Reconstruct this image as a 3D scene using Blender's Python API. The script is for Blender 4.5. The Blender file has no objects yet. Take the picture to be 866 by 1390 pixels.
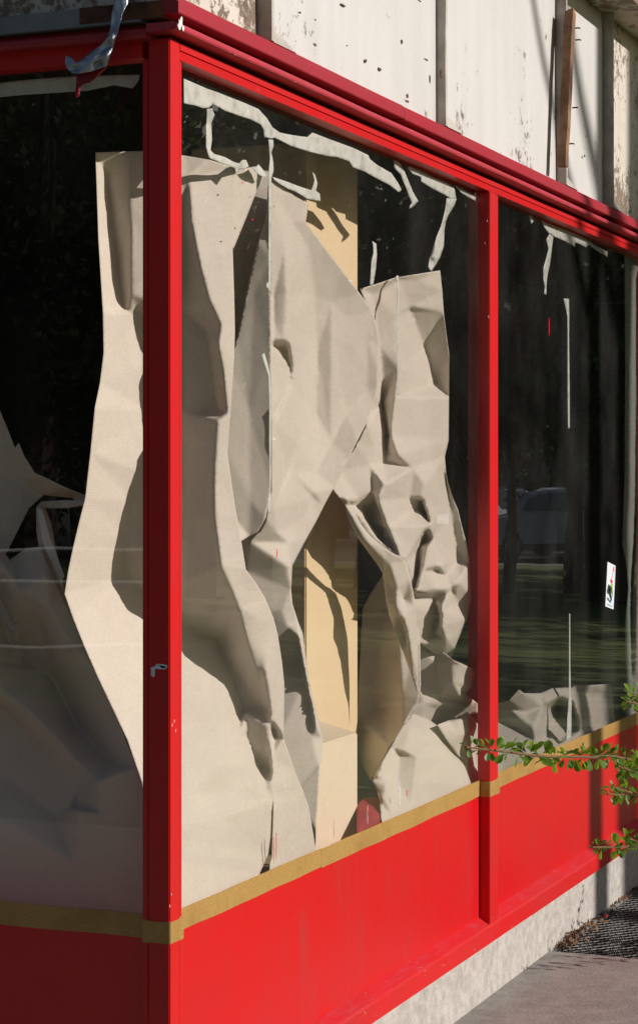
import bpy, bmesh, math, random
import numpy as np
from mathutils import Vector, noise, Matrix
from mathutils.geometry import delaunay_2d_cdt
random.seed(7)
SC = bpy.context.scene
COL = SC.collection
R = math.radians
# ------------------------------------------------------------------ measuring (pixels of the photograph -> metres on known planes)
F, HY, CX, ANG = 2800.0, 652.0, 433.0, R(22.45)
DV = (math.cos(ANG), math.sin(ANG)); RV = (math.sin(ANG), -math.cos(ANG))
CAM = (-3.972219, -1.987087, 1.6)
def ray(px):
    t = (px - CX) / F
    return DV[0] + RV[0]*t, DV[1] + RV[1]*t
def on_y(px, py, y):
    a = ray(px); s = (y - CAM[1]) / a[1]
    return Vector((CAM[0] + s*a[0], y, 1.6 + (HY - py)*s/F))
def on_x(px, py, x):
    a = ray(px); s = (x - CAM[0]) / a[0]
    return Vector((x, CAM[1] + s*a[1], 1.6 + (HY - py)*s/F))
GY = 0.041          # inner face of the front glass
SUN_AZ, SUN_EL = R(12), R(25)     # from the front normal towards +X, elevation
GROUND = -0.04
# ------------------------------------------------------------------ tagging
def tag(o, label=None, cat=None, group=None, kind=None):
    if label: o['label'] = label
    if cat: o['category'] = cat
    if group: o['group'] = group
    if kind: o['kind'] = kind
    return o
def empty(name, loc, label, cat, group=None):
    o = bpy.data.objects.new(name, None); COL.objects.link(o); o.location = loc
    o.empty_display_size = .1
    return tag(o, label, cat, group)
def link(name, me, mat=None, parent=None, smooth=False):
    o = bpy.data.objects.new(name, me); COL.objects.link(o)
    if mat is not None: me.materials.append(mat)
    if parent is not None:
        o.parent = parent
        o.matrix_parent_inverse = Matrix.Translation(parent.location).inverted() if parent.type == 'EMPTY' else Matrix()
    if smooth:
        for p in me.polygons: p.use_smooth = True
    return o
def bm_obj(name, bm, mat, parent=None, smooth=False):
    bmesh.ops.recalc_face_normals(bm, faces=bm.faces[:])
    me = bpy.data.meshes.new(name); bm.to_mesh(me); bm.free()
    return link(name, me, mat, parent, smooth)
def box(bm, x0, x1, y0, y1, z0, z1):
    vs = [bm.verts.new(v) for v in ((x0,y0,z0),(x1,y0,z0),(x1,y1,z0),(x0,y1,z0),(x0,y0,z1),(x1,y0,z1),(x1,y1,z1),(x0,y1,z1))]
    for f in ((0,3,2,1),(4,5,6,7),(0,1,5,4),(1,2,6,5),(2,3,7,6),(3,0,4,7)): bm.faces.new([vs[i] for i in f])
def obox(name, b, mat, parent=None, bevel=0.0):
    bm = bmesh.new(); box(bm, *b)
    if bevel: bmesh.ops.bevel(bm, geom=bm.edges[:], offset=bevel, segments=2, affect='EDGES')
    return bm_obj(name, bm, mat, parent)
def tube(bm, pts, rad, n=8):
    rings = []
    for i, p in enumerate(pts):
        a = Vector(pts[max(i-1,0)]); b = Vector(pts[min(i+1,len(pts)-1)])
        t = (b-a).normalized(); u = t.orthogonal().normalized()
        if i and abs(u.dot(rings_u)) < .99: u = (rings_u - t*rings_u.dot(t)).normalized()
        rings_u = u; w = t.cross(u)
        r = rad[i] if isinstance(rad, (list,tuple)) else rad
        rings.append([bm.verts.new(Vector(p) + (u*math.cos(2*math.pi*k/n) + w*math.sin(2*math.pi*k/n))*r) for k in range(n)])
    for a, b in zip(rings, rings[1:]):
        for k in range(n): bm.faces.new((a[k], a[(k+1)%n], b[(k+1)%n], b[k]))
    bm.faces.new(rings[0][::-1]); bm.faces.new(rings[-1])
# ------------------------------------------------------------------ materials
class N:
    def __init__(s, name):
        s.m = bpy.data.materials.new(name); s.m.use_nodes = True
        s.t = s.m.node_tree; s.t.nodes.clear()
        s.out = s.t.nodes.new('ShaderNodeOutputMaterial')
        s.geo = s.t.nodes.new('ShaderNodeTexCoord').outputs['Object']
    def n(s, kind, **kw):
        x = s.t.nodes.new(kind)
        for k, v in kw.items():
            if k in x.inputs.keys(): x.inputs[k].default_value = v
            else: setattr(x, k, v)
        return x
    def l(s, a, b): s.t.links.new(a, b)
    def mapped(s, scale):
        m = s.n('ShaderNodeMapping'); m.inputs['Scale'].default_value = scale; s.l(s.geo, m.inputs['Vector']); return m.outputs[0]
    def noise(s, scale, detail=6, rough=.6, vec=None, dist=0):
        x = s.n('ShaderNodeTexNoise'); x.inputs['Scale'].default_value = scale; x.inputs['Detail'].default_value = detail
        x.inputs['Roughness'].default_value = rough; x.inputs['Distortion'].default_value = dist
        s.l(vec or s.geo, x.inputs['Vector']); return x.outputs['Fac']
    def ramp(s, fac, stops, interp='LINEAR'):
        x = s.n('ShaderNodeValToRGB'); e = x.color_ramp.elements; x.color_ramp.interpolation = interp
        while len(e) > 1: e.remove(e[-1])
        e[0].position = stops[0][0]; e[0].color = col(stops[0][1])
        for p, c in stops[1:]: q = e.new(p); q.color = col(c)
        s.l(fac, x.inputs[0]); return x.outputs[0]
    def mix(s, fac, a, b, mode='MIX'):
        x = s.n('ShaderNodeMix', data_type='RGBA', blend_type=mode)
        for inp, v in ((x.inputs[0], fac), (x.inputs[6], a), (x.inputs[7], b)):
            if hasattr(v, 'is_linked'): s.l(v, inp)
            else: inp.default_value = v if isinstance(v, (int, float)) else col(v)
        return x.outputs[2]
    def math(s, op, a, b=0.0, c=None):
        x = s.n('ShaderNodeMath', operation=op)
        for i, v in enumerate((a, b) if c is None else (a, b, c)):
            if hasattr(v, 'is_linked'): s.l(v, x.inputs[i])
            else: x.inputs[i].default_value = v
        return x.outputs[0]
    def bump(s, h, strength=.3, dist=.002):
        x = s.n('ShaderNodeBump'); x.inputs['Strength'].default_value = strength; x.inputs['Distance'].default_value = dist
        s.l(h, x.inputs['Height']); return x.outputs[0]
    def pbr(s, color, rough=.5, spec=.5, normal=None, **kw):
        p = s.n('ShaderNodeBsdfPrincipled')
        for inp, v in (('Base Color', color), ('Roughness', rough), ('Specular IOR Level', spec)):
            if hasattr(v, 'is_linked'): s.l(v, p.inputs[inp])
            else: p.inputs[inp].default_value = col(v) if inp == 'Base Color' else v
        for k, v in kw.items(): p.inputs[k.replace('_', ' ')].default_value = v
        if normal is not None: s.l(normal, p.inputs['Normal'])
        return p.outputs[0]
    def done(s, sh): s.l(sh, s.out.inputs['Surface']); return s.m
def col(c): return (c[0], c[1], c[2], 1.0)

def paint_mat(name, base, worn, rough=.42, chips=(.75,.72,.68), chip_at=.73, scuff=False):
    g = N(name)
    big = g.noise(3.0, 5); fine = g.noise(60, 5)
    c = g.mix(g.ramp(big, [(.35,(0,0,0)),(.7,(1,1,1))]), base, worn)
    dr = g.noise(1, 6, .7, g.mapped((26, 26, 1.4))); dirt = g.math('MULTIPLY', g.ramp(dr, [(.48,(0,0,0)),(.72,(1,1,1))]), g.ramp(g.noise(4, 4), [(.4,(0,0,0)),(.65,(.55,.55,.55))]))
    c = g.mix(dirt, c, (base[0]*.55+.03, base[1]+.03, base[2]+.025))
    sc = g.ramp(g.noise(1, 5, .75, g.mapped((14, 14, 160))), [(.69,(0,0,0)),(.74,(.5,.5,.5))])
    if scuff:
        sp = g.n('ShaderNodeSeparateXYZ'); g.l(g.geo, sp.inputs[0]); zz_ = sp.outputs['Z']
        band = g.math('MULTIPLY', g.ramp(g.math('SUBTRACT', zz_, .185), [(0,(0,0,0)),(.010,(1,1,1)),(.034,(1,1,1)),(.04,(0,0,0))]), g.ramp(g.noise(1, 6, .75, g.mapped((9, 9, 130))), [(.46,(0,0,0)),(.68,(.32,.32,.32))]))
        c = g.mix(band, c, (.36,.07,.10))
    c = g.mix(sc, c, (base[0]*.8, .03, .035))
    ch = g.ramp(g.noise(140, 3, .7), [(chip_at,(0,0,0)),(chip_at+.02,(1,1,1))])
    ch2 = g.math('MULTIPLY', ch, g.ramp(g.noise(9,2), [(.5,(0,0,0)),(.6,(1,1,1))]))
    c = g.mix(ch2, c, chips)
    brush = g.noise(1, 4, .6, g.mapped((40, 40, 900)))
    n = g.bump(g.math('ADD', g.math('MULTIPLY', fine, .6), g.math('MULTIPLY', brush, .5)), .25, .0012)
    rr = g.math('ADD', g.math('MULTIPLY', big, .25), rough-.12)
    return g.done(g.pbr(c, rr, .5, n))
M = {}
M['red'] = paint_mat('red_gloss_paint', (.56,.005,.008), (.47,.007,.009))
M['panel'] = paint_mat('red_panel_paint', (.56,.004,.009), (.50,.008,.011), .33, chip_at=.8)
M['rail'] = paint_mat('scuffed_red_paint', (.56,.005,.008), (.47,.007,.009), .45, chip_at=.68, scuff=True)
M['pink'] = paint_mat('faded_red_paint', (.46,.035,.055), (.37,.025,.04), .5, chip_at=.68)
M['crimson'] = paint_mat('crimson_paint', (.36,.012,.026), (.28,.014,.024), .5, chip_at=.7)
def gold():
    g = N('gold_tape')
    w = g.noise(1, 5, .65, g.mapped((60, 60, 700))); b = g.noise(7, 3)
    c = g.ramp(w, [(.3,(.30,.165,.045)),(.55,(.42,.25,.075)),(.75,(.56,.37,.14))])
    c = g.mix(g.ramp(b, [(.45,(0,0,0)),(.75,(.5,.5,.5))]), c, (.20,.10,.025))
    return g.done(g.pbr(c, .45, .5, g.bump(w, .5, .0015), Metallic=.1))
M['gold'] = gold()
def paper(name, base, dark, trans=.17):
    g = N(name)
    m = g.noise(5, 6, .6); f = g.noise(150, 3)
    c = g.mix(g.ramp(m, [(.3,(0,0,0)),(.75,(1,1,1))]), base, dark)
    c = g.mix(.12, c, g.ramp(f, [(.3,(.15,.13,.1)),(.7,(.8,.75,.65))]))
    wv = g.n('ShaderNodeTexWave', wave_type='BANDS', bands_direction='Z', Scale=50.0, Distortion=.5); g.l(g.geo, wv.inputs['Vector'])
    wv.inputs['Detail'].default_value = 1
    h = g.math('ADD', g.math('MULTIPLY', wv.outputs['Fac'], .16), g.math('MULTIPLY', g.noise(11, 4, .5), .5))
    n = g.bump(h, .22, .003)
    p = g.pbr(c, .62, .25, n)
    t = g.n('ShaderNodeBsdfTranslucent'); t.inputs['Color'].default_value = (.72,.56,.38,1); g.l(n, t.inputs['Normal'])
    x = g.n('ShaderNodeMixShader'); x.inputs[0].default_value = trans; g.l(p, x.inputs[1]); g.l(t.outputs[0], x.inputs[2])
    return g.done(x.outputs[0])
M['paper'] = paper('masking_paper', (.80,.74,.66), (.72,.66,.58))
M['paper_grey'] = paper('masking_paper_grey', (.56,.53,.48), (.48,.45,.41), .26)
M['curtain'] = paper('window_drape', (.32,.36,.335), (.26,.30,.27), .2)
def tape_mat():
    g = N('paper_tape')
    c = g.ramp(g.noise(30, 5), [(.3,(.55,.56,.52)),(.5,(.80,.81,.77)),(.75,(.86,.87,.84))])
    specks = g.ramp(g.noise(260, 3, .7), [(.70,(0,0,0)),(.73,(1,1,1))])
    c = g.mix(g.math('MULTIPLY', specks, .6), c, (.10,.09,.07))
    n = g.bump(g.noise(50, 4), .4, .003)
    t = g.n('ShaderNodeBsdfTranslucent'); t.inputs['Color'].default_value = (.7,.7,.65,1)
    x = g.n('ShaderNodeMixShader'); x.inputs[0].default_value = .22; g.l(g.pbr(c, .55, .3, n), x.inputs[1]); g.l(t.outputs[0], x.inputs[2])
    return g.done(x.outputs[0])
M['tape'] = tape_mat()
def glass_mat():
    g = N('window_glass')
    fr = g.n('ShaderNodeFresnel', IOR=1.5)
    geo = g.n('ShaderNodeNewGeometry')
    front = g.math('SUBTRACT', 1.0, geo.outputs['Backfacing'])
    f2 = g.math('MINIMUM', g.math('MULTIPLY', g.math('MULTIPLY', fr.outputs[0], 1.8), front), .95)
    tr = g.n('ShaderNodeBsdfTransparent'); tr.inputs[0].default_value = (.985,.972,.965,1)
    gl = g.n('ShaderNodeBsdfGlossy'); gl.inputs['Roughness'].default_value = 0.0
    wob = g.bump(g.noise(2.2, 1), .03, .02); g.l(wob, gl.inputs['Normal'])
    x = g.n('ShaderNodeMixShader'); g.l(f2, x.inputs[0]); g.l(tr.outputs[0], x.inputs[1]); g.l(gl.outputs[0], x.inputs[2])
    # dust film: streaks running down plus specks
    st = g.noise(1, 6, .6, g.mapped((5, 5, 2.2))); sp = g.ramp(g.noise(330, 2, .7), [(.735,(0,0,0)),(.76,(1,1,1))])
    cl = g.ramp(g.noise(2.5, 4), [(.3,(.2,.2,.2)),(.75,(1,1,1))])
    d = g.math('MULTIPLY', g.math('MULTIPLY', g.ramp(st, [(.35,(.3,.3,.3)),(.8,(1,1,1))]), cl), .036)
    d = g.math('ADD', d, g.math('MULTIPLY', g.math('MULTIPLY', sp, cl), .22))
    d = g.math('MULTIPLY', d, front)
    df = g.n('ShaderNodeBsdfDiffuse'); df.inputs[0].default_value = (.75,.73,.68,1)
    y = g.n('ShaderNodeMixShader'); g.l(d, y.inputs[0]); g.l(x.outputs[0], y.inputs[1]); g.l(df.outputs[0], y.inputs[2])
    return g.done(y.outputs[0])
M['glass'] = glass_mat()
def simple(name, c1, c2, scale=8, rough=.7, bump=.3, bd=.004, spec=.4, **kw):
    g = N(name); a = g.noise(scale, 7, .65)
    return g.done(g.pbr(g.ramp(a, [(.32,c1),(.68,c2)]), rough, spec, g.bump(g.noise(scale*6, 5), bump, bd), **kw))
def wall_mat(name, base, dirty, rot=(.10,.055,.03), amount=.62):
    g = N(name)
    streak = g.noise(1, 5, .6, g.mapped((9, 9, .8))); big = g.noise(1.6, 6)
    c = g.mix(g.ramp(g.math('ADD', g.math('MULTIPLY', streak, .5), g.math('MULTIPLY', big, .5)), [(.42,(0,0,0)),(.85,(1,1,1))]), base, dirty)
    sp = g.noise(26, 9, .72); lm = g.noise(2.1, 3, .5)
    k = g.ramp(g.math('ADD', g.math('MULTIPLY', sp, .62), g.math('MULTIPLY', lm, .5)), [(amount,(0,0,0)),(amount+.05,(1,1,1))])
    c = g.mix(g.math('MULTIPLY', k, .85), c, rot)
    for (px, py, sp_) in ((548,138,14),(575,155,12),(703,212,22),(850,245,42),(862,140,40),(840,290,34),(372,50,14),(300,28,40),(330,5,40),(742,50,10)):
        c0 = on_y(px, py, .004); vd = g.n('ShaderNodeVectorMath', operation='DISTANCE'); g.l(g.geo, vd.inputs[0]); vd.inputs[1].default_value = c0
        near = g.ramp(vd.outputs['Value'], [(0,(.26,.26,.26)),(sp_*.0028,(0,0,0))])
        k2 = g.ramp(g.math('ADD', g.math('MULTIPLY', g.noise(55, 8, .7, dist=.4), .95), near), [(.66,(0,0,0)),(.69,(1,1,1))])
        c = g.mix(g.math('MULTIPLY', k2, g.ramp(near, [(0,(0,0,0)),(.02,(.9,.9,.9))])), c, (.13,.085,.06))
    return g.done(g.pbr(c, .6, .35, g.bump(g.math('SUBTRACT', g.noise(40, 5), g.math('MULTIPLY', k, .8)), .35, .004)))
M['wall'] = wall_mat('whitewashed_board', (.56,.54,.535), (.44,.415,.40), amount=.665)
M['wall_bad'] = wall_mat('peeling_white_board', (.60,.54,.48), (.42,.34,.27), (.13,.08,.05), .57)
M['batten'] = simple('weathered_batten', (.30,.26,.23), (.50,.46,.42), 12)
M['concrete'] = simple('plinth_concrete', (.32,.29,.27), (.50,.46,.43), 30, .9, .6, .006)
M['pave'] = simple('pavement_concrete', (.20,.18,.165), (.30,.275,.25), 14, .9, .5, .006)
M['pillar'] = simple('cream_pillar', (.74,.58,.36), (.78,.63,.41), 3, .6, .1)
M['cream'] = simple('cream_box', (.76,.64,.49), (.80,.68,.52), 5, .55, .1)
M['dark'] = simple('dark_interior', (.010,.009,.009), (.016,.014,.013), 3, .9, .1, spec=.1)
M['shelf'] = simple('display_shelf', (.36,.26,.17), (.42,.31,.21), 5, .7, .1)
M['redcloth'] = simple('red_cloth', (.22,.01,.02), (.34,.02,.035), 12, .8, .3)
M['flash'] = simple('grey_flashing', (.13,.15,.18), (.20,.22,.25), 7, .45, .2)
M['rust'] = simple('rusty_metal', (.035,.018,.012), (.16,.06,.03), 16, .8, .5)
M['foil'] = simple('torn_foil', (.28,.30,.36), (.50,.52,.60), 25, .28, .6, .004, Metallic=.7)
M['foilred'] = simple('red_film', (.16,.005,.008), (.26,.01,.015), 12, .35, .4)
M['wood'] = simple('weathered_wood', (.09,.042,.022), (.34,.185,.10), 9, .65, .4)
M['nail'] = simple('rusty_nail', (.05,.03,.02), (.12,.06,.04), 40, .6, .1)
M['steel'] = simple('galvanised_grate', (.22,.21,.20), (.34,.33,.32), 30, .5, .2, Metallic=.3)
M['pit'] = simple('light_well', (.015,.014,.013), (.03,.028,.025), 10, .9, .1)
M['litter'] = simple('leaf_litter', (.07,.035,.018), (.24,.13,.07), 40, .9, .5)
M['bark'] = simple('tree_bark', (.035,.025,.02), (.09,.065,.05), 14, .95, .6, .02)
M['stem'] = simple('shrub_stem', (.10,.05,.02), (.18,.10,.04), 50, .7, .2)
def leaf(name, a, b, tr=(.12,.28,.02)):
    g = N(name); oi = g.n('ShaderNodeObjectInfo')
    c = g.ramp(g.noise(18, 3), [(.35,a),(.68,b)])
    t = g.n('ShaderNodeBsdfTranslucent'); t.inputs['Color'].default_value = col(tr)
    x = g.n('ShaderNodeMixShader'); x.inputs[0].default_value = .35; g.l(g.pbr(c, .45, .5), x.inputs[1]); g.l(t.outputs[0], x.inputs[2])
    return g.done(x.outputs[0])
M['leaf'] = leaf('shrub_leaf', (.04,.10,.012), (.13,.24,.02), (.32,.50,.03))
M['tree_leaf'] = leaf('tree_leaf', (.03,.045,.015), (.065,.085,.025), (.10,.13,.03))
M['grass'] = simple('lawn_grass', (.07,.10,.02), (.17,.20,.05), .35, .9, .8, .05)
M['asphalt'] = simple('road_asphalt', (.045,.045,.048), (.07,.07,.07), 5, .9, .4)
M['carpaint'] = simple('silver_car_paint', (.40,.42,.47), (.44,.46,.51), 2, .65, .02)
M['carred'] = simple('dark_red_car_paint', (.22,.02,.02), (.28,.03,.03), 2, .3, .02)
M['carglass'] = simple('car_glass', (.03,.04,.05), (.04,.05,.07), 2, .06, .0, spec=.9)
M['rubber'] = simple('tyre_rubber', (.015,.015,.015), (.03,.03,.03), 10, .8, .2)
M['lamp'] = simple('headlight_lens', (.22,.22,.22), (.3,.3,.3), 10, .6, .0)
M['render'] = simple('house_render', (.34,.31,.30), (.42,.39,.37), 1.5, .9, .2)
M['roof'] = simple('roof_tiles', (.18,.08,.05), (.26,.12,.08), 4, .9, .5)
M['white'] = simple('white_paint', (.72,.72,.70), (.80,.80,.78), 10, .4, .1)
M['scratch'] = simple('red_paint_splash', (.6,.01,.02), (.75,.02,.03), 40, .4, .1)
M['whitesc'] = simple('white_scrape', (.6,.6,.6), (.8,.8,.8), 60, .6, .2)
M['decal'] = simple('pale_blue_sticker', (.62,.68,.80), (.72,.78,.88), 60, .6, .3)
M['ink'] = simple('sticker_ink_black', (.015,.02,.03), (.03,.035,.05), 30, .5, .0)
M['inkr'] = simple('sticker_ink_red', (.55,.03,.04), (.6,.05,.05), 30, .5, .0)
M['inkg'] = simple('sticker_ink_green', (.22,.45,.06), (.30,.5,.08), 30, .5, .0)
M['inkb'] = simple('sticker_ink_blue', (.03,.16,.22), (.05,.2,.28), 30, .5, .0)
M['sticker'] = simple('sticker_paper', (.66,.70,.78), (.72,.76,.84), 12, .35, .02)

# ------------------------------------------------------------------ sheets of paper
def sheet(name, outline, folds=(), mat=None, label=None, cat=None, group=None, step=3.0, smooth=1, amp=.0022, crease=.003, parent=None, thick=.0006, seed=0, proj=None, dmin=.8):
    """outline / folds: (px, py, depth in cm behind the front glass).  A coarse creased surface, resampled finely and crumpled."""
    proj = proj or (lambda px, py, D: on_y(px, py, GY + D/100))
    out = [tuple(map(float, p)) for p in outline]
    co, ce = [(p[0], p[1]) for p in out], [(i, (i+1) % len(out)) for i in range(len(out))]
    dd = [p[2] for p in out]
    for f in folds:
        b = len(co)
        for p in f: co.append((p[0], p[1])); dd.append(p[2])
        ce += [(b+i, b+i+1) for i in range(len(f)-1)]
    r = delaunay_2d_cdt([Vector(c) for c in co], ce, [list(range(len(out)))], 1, 1e-3)
    cv = np.array([(v.x, v.y) for v in r[0]]); orig = r[3]
    cD = np.zeros(len(cv))
    known = [bool(o) for o in orig]
    for i, o in enumerate(orig):
        if o: cD[i] = float(np.mean([dd[k] for k in o]))
    src = np.array(co); sd = np.array(dd)
    for i, k in enumerate(known):
        if not k:
            w = 1/(np.sum((src-cv[i])**2, 1)+1e-3)**1.5; cD[i] = float(np.sum(w*sd)/np.sum(w))
    tris = []
    for f in r[2]:
        for j in range(1, len(f)-1): tris.append((f[0], f[j], f[j+1]))
    # dense points
    dense = []; n_out = 0
    def walk(a, b):
        L = math.hypot(b[0]-a[0], b[1]-a[1]); n = max(1, int(L/step))
        return [(a[0]+(b[0]-a[0])*i/n, a[1]+(b[1]-a[1])*i/n) for i in range(n)]
    for i in range(len(out)): dense += walk(out[i], out[(i+1) % len(out)])
    n_out = len(dense)
    fold_pts = []
    for f in folds:
        for a, b in zip(f, f[1:]): fold_pts += walk(a, b)
        fold_pts.append((f[-1][0], f[-1][1]))
    xs = [p[0] for p in out]; ys = [p[1] for p in out]
    rng = random.Random(seed+11)
    grid = []
    y = min(ys)+step/2; row = 0
    while y < max(ys):
        x = min(xs)+step/2*(1+row % 2)
        while x < max(xs):
            grid.append((x+rng.uniform(-.25,.25)*step, y+rng.uniform(-.25,.25)*step)); x += step
        y += step*.87; row += 1
    P = np.array(out)[:, :2]
    def inside(Q):
        c = np.zeros(len(Q), bool); j = len(P)-1
        for i in range(len(P)):
            cond = ((P[i,1] > Q[:,1]) != (P[j,1] > Q[:,1]))
            with np.errstate(divide='ignore', invalid='ignore'):
                xx = (P[j,0]-P[i,0])*(Q[:,1]-P[i,1])/(P[j,1]-P[i,1]+1e-12)+P[i,0]
            c ^= cond & (Q[:,0] < xx); j = i
        return c
    base = np.array(dense)
    keep = []
    for arr in (fold_pts, grid):
        if not arr: continue
        Q = np.array(arr); Q = Q[inside(Q)]
        if not len(Q): continue
        ok = []
        for q in Q:
            if np.min(np.sum((base-q)**2, 1)) > (step*.55)**2: ok.append(q)
        if ok: base = np.vstack([base, np.array(ok)])
    r2 = delaunay_2d_cdt([Vector(p) for p in base], [(i, (i+1) % n_out) for i in range(n_out)], [list(range(n_out))], 1, 1e-4)
    V = np.array([(v.x, v.y) for v in r2[0]]); faces = [tuple(f) for f in r2[2]]
    D = np.full(len(V), np.nan)
    best = np.full(len(V), 1e9)
    for (a, b, c) in tris:
        A, B, Cc = cv[a], cv[b], cv[c]
        den = (B[1]-Cc[1])*(A[0]-Cc[0])+(Cc[0]-B[0])*(A[1]-Cc[1])
        if abs(den) < 1e-9: continue
        w0 = ((B[1]-Cc[1])*(V[:,0]-Cc[0])+(Cc[0]-B[0])*(V[:,1]-Cc[1]))/den
        w1 = ((Cc[1]-A[1])*(V[:,0]-Cc[0])+(A[0]-Cc[0])*(V[:,1]-Cc[1]))/den
        w2 = 1-w0-w1
        viol = np.maximum(0, -np.minimum(np.minimum(w0, w1), w2))
        m = viol < best-1e-9
        val = w0*cD[a]+w1*cD[b]+w2*cD[c]
        if m.any():
            near = m & (viol < .15)
            D[near] = val[near]; best[near] = viol[near]
    bad = np.isnan(D)
    for i in np.where(bad)[0]:
        k = np.argmin(np.sum((src-V[i])**2, 1)); D[i] = sd[k]
    E = set()
    for f in faces:
        for i in range(len(f)): E.add(tuple(sorted((f[i], f[(i+1) % len(f)]))))
    E = np.array(sorted(E))
    fc = {}
    for f in faces:
        for i in range(len(f)): k_ = tuple(sorted((f[i], f[(i+1) % len(f)]))); fc[k_] = fc.get(k_, 0)+1
    inner = np.ones(len(V), bool)
    for k_, n_ in fc.items():
        if n_ == 1: inner[k_[0]] = inner[k_[1]] = False
    for _ in range(smooth):
        X3 = np.column_stack([V, D]); S = np.zeros_like(X3); C = np.zeros(len(V))
        np.add.at(S, E[:,0], X3[E[:,1]]); np.add.at(S, E[:,1], X3[E[:,0]]); np.add.at(C, E[:,0], 1); np.add.at(C, E[:,1], 1)
        X3[inner] = (.45*X3+.55*S/np.maximum(C, 1)[:,None])[inner]; V = X3[:,:2].copy(); D = X3[:,2].copy()
    gs = np.zeros(len(V)); gc = np.zeros(len(V)); ex = V[E[:,1],0]-V[E[:,0],0]; ok_ = np.abs(ex) > step*.4
    g_ = (D[E[:,1]]-D[E[:,0]])[ok_]/ex[ok_]
    for c_ in (0, 1): np.add.at(gs, E[ok_, c_], g_); np.add.at(gc, E[ok_, c_], 1)
    gs = gs/np.maximum(gc, 1)
    for _ in range(4):
        S = np.zeros(len(V)); C = np.zeros(len(V))
        np.add.at(S, E[:,0], gs[E[:,1]]); np.add.at(S, E[:,1], gs[E[:,0]]); np.add.at(C, E[:,0], 1); np.add.at(C, E[:,1], 1)
        gs = .3*gs+.7*S/np.maximum(C, 1)
    att = np.clip(1+(gs+.06)/.12, .25, 1)
    co3 = []
    for (px, py), dp, at_ in zip(V, D, att):
        q = proj(px, py, dp)
        q0 = proj(px, py, 8.0); u = Vector((q0.x*.75+seed*3.1, q0.z, seed*1.7))
        nz = noise.fractal(u*5, 1.15, 2.1, 3)*amp
        if crease:
            d = noise.voronoi(u*6.0+Vector((noise.noise(u*9)*.25, 0, 0)))[0]; nz += crease*(min(d[1]-d[0], .35)-.17)*2.0
            d = noise.voronoi(u*17.0)[0]; nz += crease*.04*(min(d[1]-d[0], .3)-.15)*2.0
        co3.append(proj(px, py, max(dmin, dp+nz*100*at_)))
    me = bpy.data.meshes.new(name)
    me.from_pydata([tuple(c) for c in co3], [], faces); me.update()
    # keep the fronts towards the street
    o = link(name, me, mat or M['paper'], parent, True)
    o.cycles.shadow_terminator_geometry_offset = .15; o.cycles.shadow_terminator_offset = .05
    if thick:
        so = o.modifiers.new('thickness', 'SOLIDIFY'); so.thickness = thick; so.offset = 0
    return tag(o, label, cat, group)
# ================================================================== SETTING
gr = bmesh.new(); S = 260
for (x0, x1, y0, y1) in ((-S, S, -S, -.6), (-S, 2.955, -.6, S), (2.955, S, .012, S), (6.2, S, -.6, .012)):
    vs = [gr.verts.new(p) for p in ((x0,y0,GROUND),(x1,y0,GROUND),(x1,y1,GROUND),(x0,y1,GROUND))]; gr.faces.new(vs)
tag(bm_obj('ground', gr, M['asphalt']), kind='structure')
pv_ = bmesh.new()
for (x0, x1, y0, y1) in ((-7, 2.9545, -.62, .011), (2.9555, 6.25, -.62, -.6005), (6.2005, 30, -.62, .011), (-4.6, .011, .0115, 24)):  # flank strip widened out of view to bounce sunlight onto the flank
    pv_.faces.new([pv_.verts.new(p) for p in ((x0,y0,GROUND+.004),(x1,y0,GROUND+.004),(x1,y1,GROUND+.004),(x0,y1,GROUND+.004))])
tag(bm_obj('pavement', pv_, M['pave']), kind='structure')
def flat(name, pts, z, mat):
    bm = bmesh.new(); bm.faces.new([bm.verts.new((x, y, z)) for x, y in pts]); return bm_obj(name, bm, mat)
tag(flat('lawn', [(-9,-.625),(34,-.625),(34,-40),(-9,-40)], GROUND+.004, M['grass']), kind='structure')
tag(flat('lawn', [(-30,-1),(-9,-1),(-9,60),(-30,60)], GROUND+.004, M['grass']), kind='structure')
tag(flat('road', [(35,0),(60,0),(60,-90),(35,-90)], GROUND+.004, M['asphalt']), kind='structure')
tag(flat('footpath', [(34,0),(35,0),(35,-90),(34,-90)], GROUND+.008, M['pave']), kind='structure')
# ------------------------------------------------------------------ world, sun, camera
w = bpy.data.worlds.new('World'); SC.world = w; w.use_nodes = True
nt = w.node_tree; bg = nt.nodes['Background']; sky = nt.nodes.new('ShaderNodeTexSky'); sky.sky_type = 'NISHITA'; sky.sun_disc = False
sky.sun_elevation = SUN_EL; sdir = Vector((math.sin(SUN_AZ)*math.cos(SUN_EL), -math.cos(SUN_AZ)*math.cos(SUN_EL), math.sin(SUN_EL)))
sky.sun_rotation = math.atan2(sdir.x, sdir.y)
nt.links.new(sky.outputs[0], bg.inputs[0]); bg.inputs[1].default_value = .05
ld = bpy.data.lights.new('sun', 'SUN'); ld.energy = 5.0; ld.angle = R(.5); ld.color = (1, .945, .87)
lo = bpy.data.objects.new('sun', ld); COL.objects.link(lo); lo.rotation_euler = sdir.to_track_quat('Z', 'Y').to_euler()
cd = bpy.data.cameras.new('camera'); co = bpy.data.objects.new('camera', cd); COL.objects.link(co); SC.camera = co
cd.sensor_fit = 'VERTICAL'; cd.sensor_height = 36; cd.lens = F/1390*36; cd.shift_y = -(695-HY)/1390; cd.clip_end = 1000; cd.clip_start = .05
co.location = CAM; co.rotation_euler = Vector((DV[0], DV[1], 0)).to_track_quat('-Z', 'Y').to_euler()
SC.view_settings.view_transform = 'Standard'; SC.view_settings.look = 'None'; SC.view_settings.gamma = 1; SC.view_settings.exposure = 0
SC.cycles.max_bounces = 10; SC.cycles.transparent_max_bounces = 16; SC.cycles.caustics_reflective = False; SC.cycles.caustics_refractive = False

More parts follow.
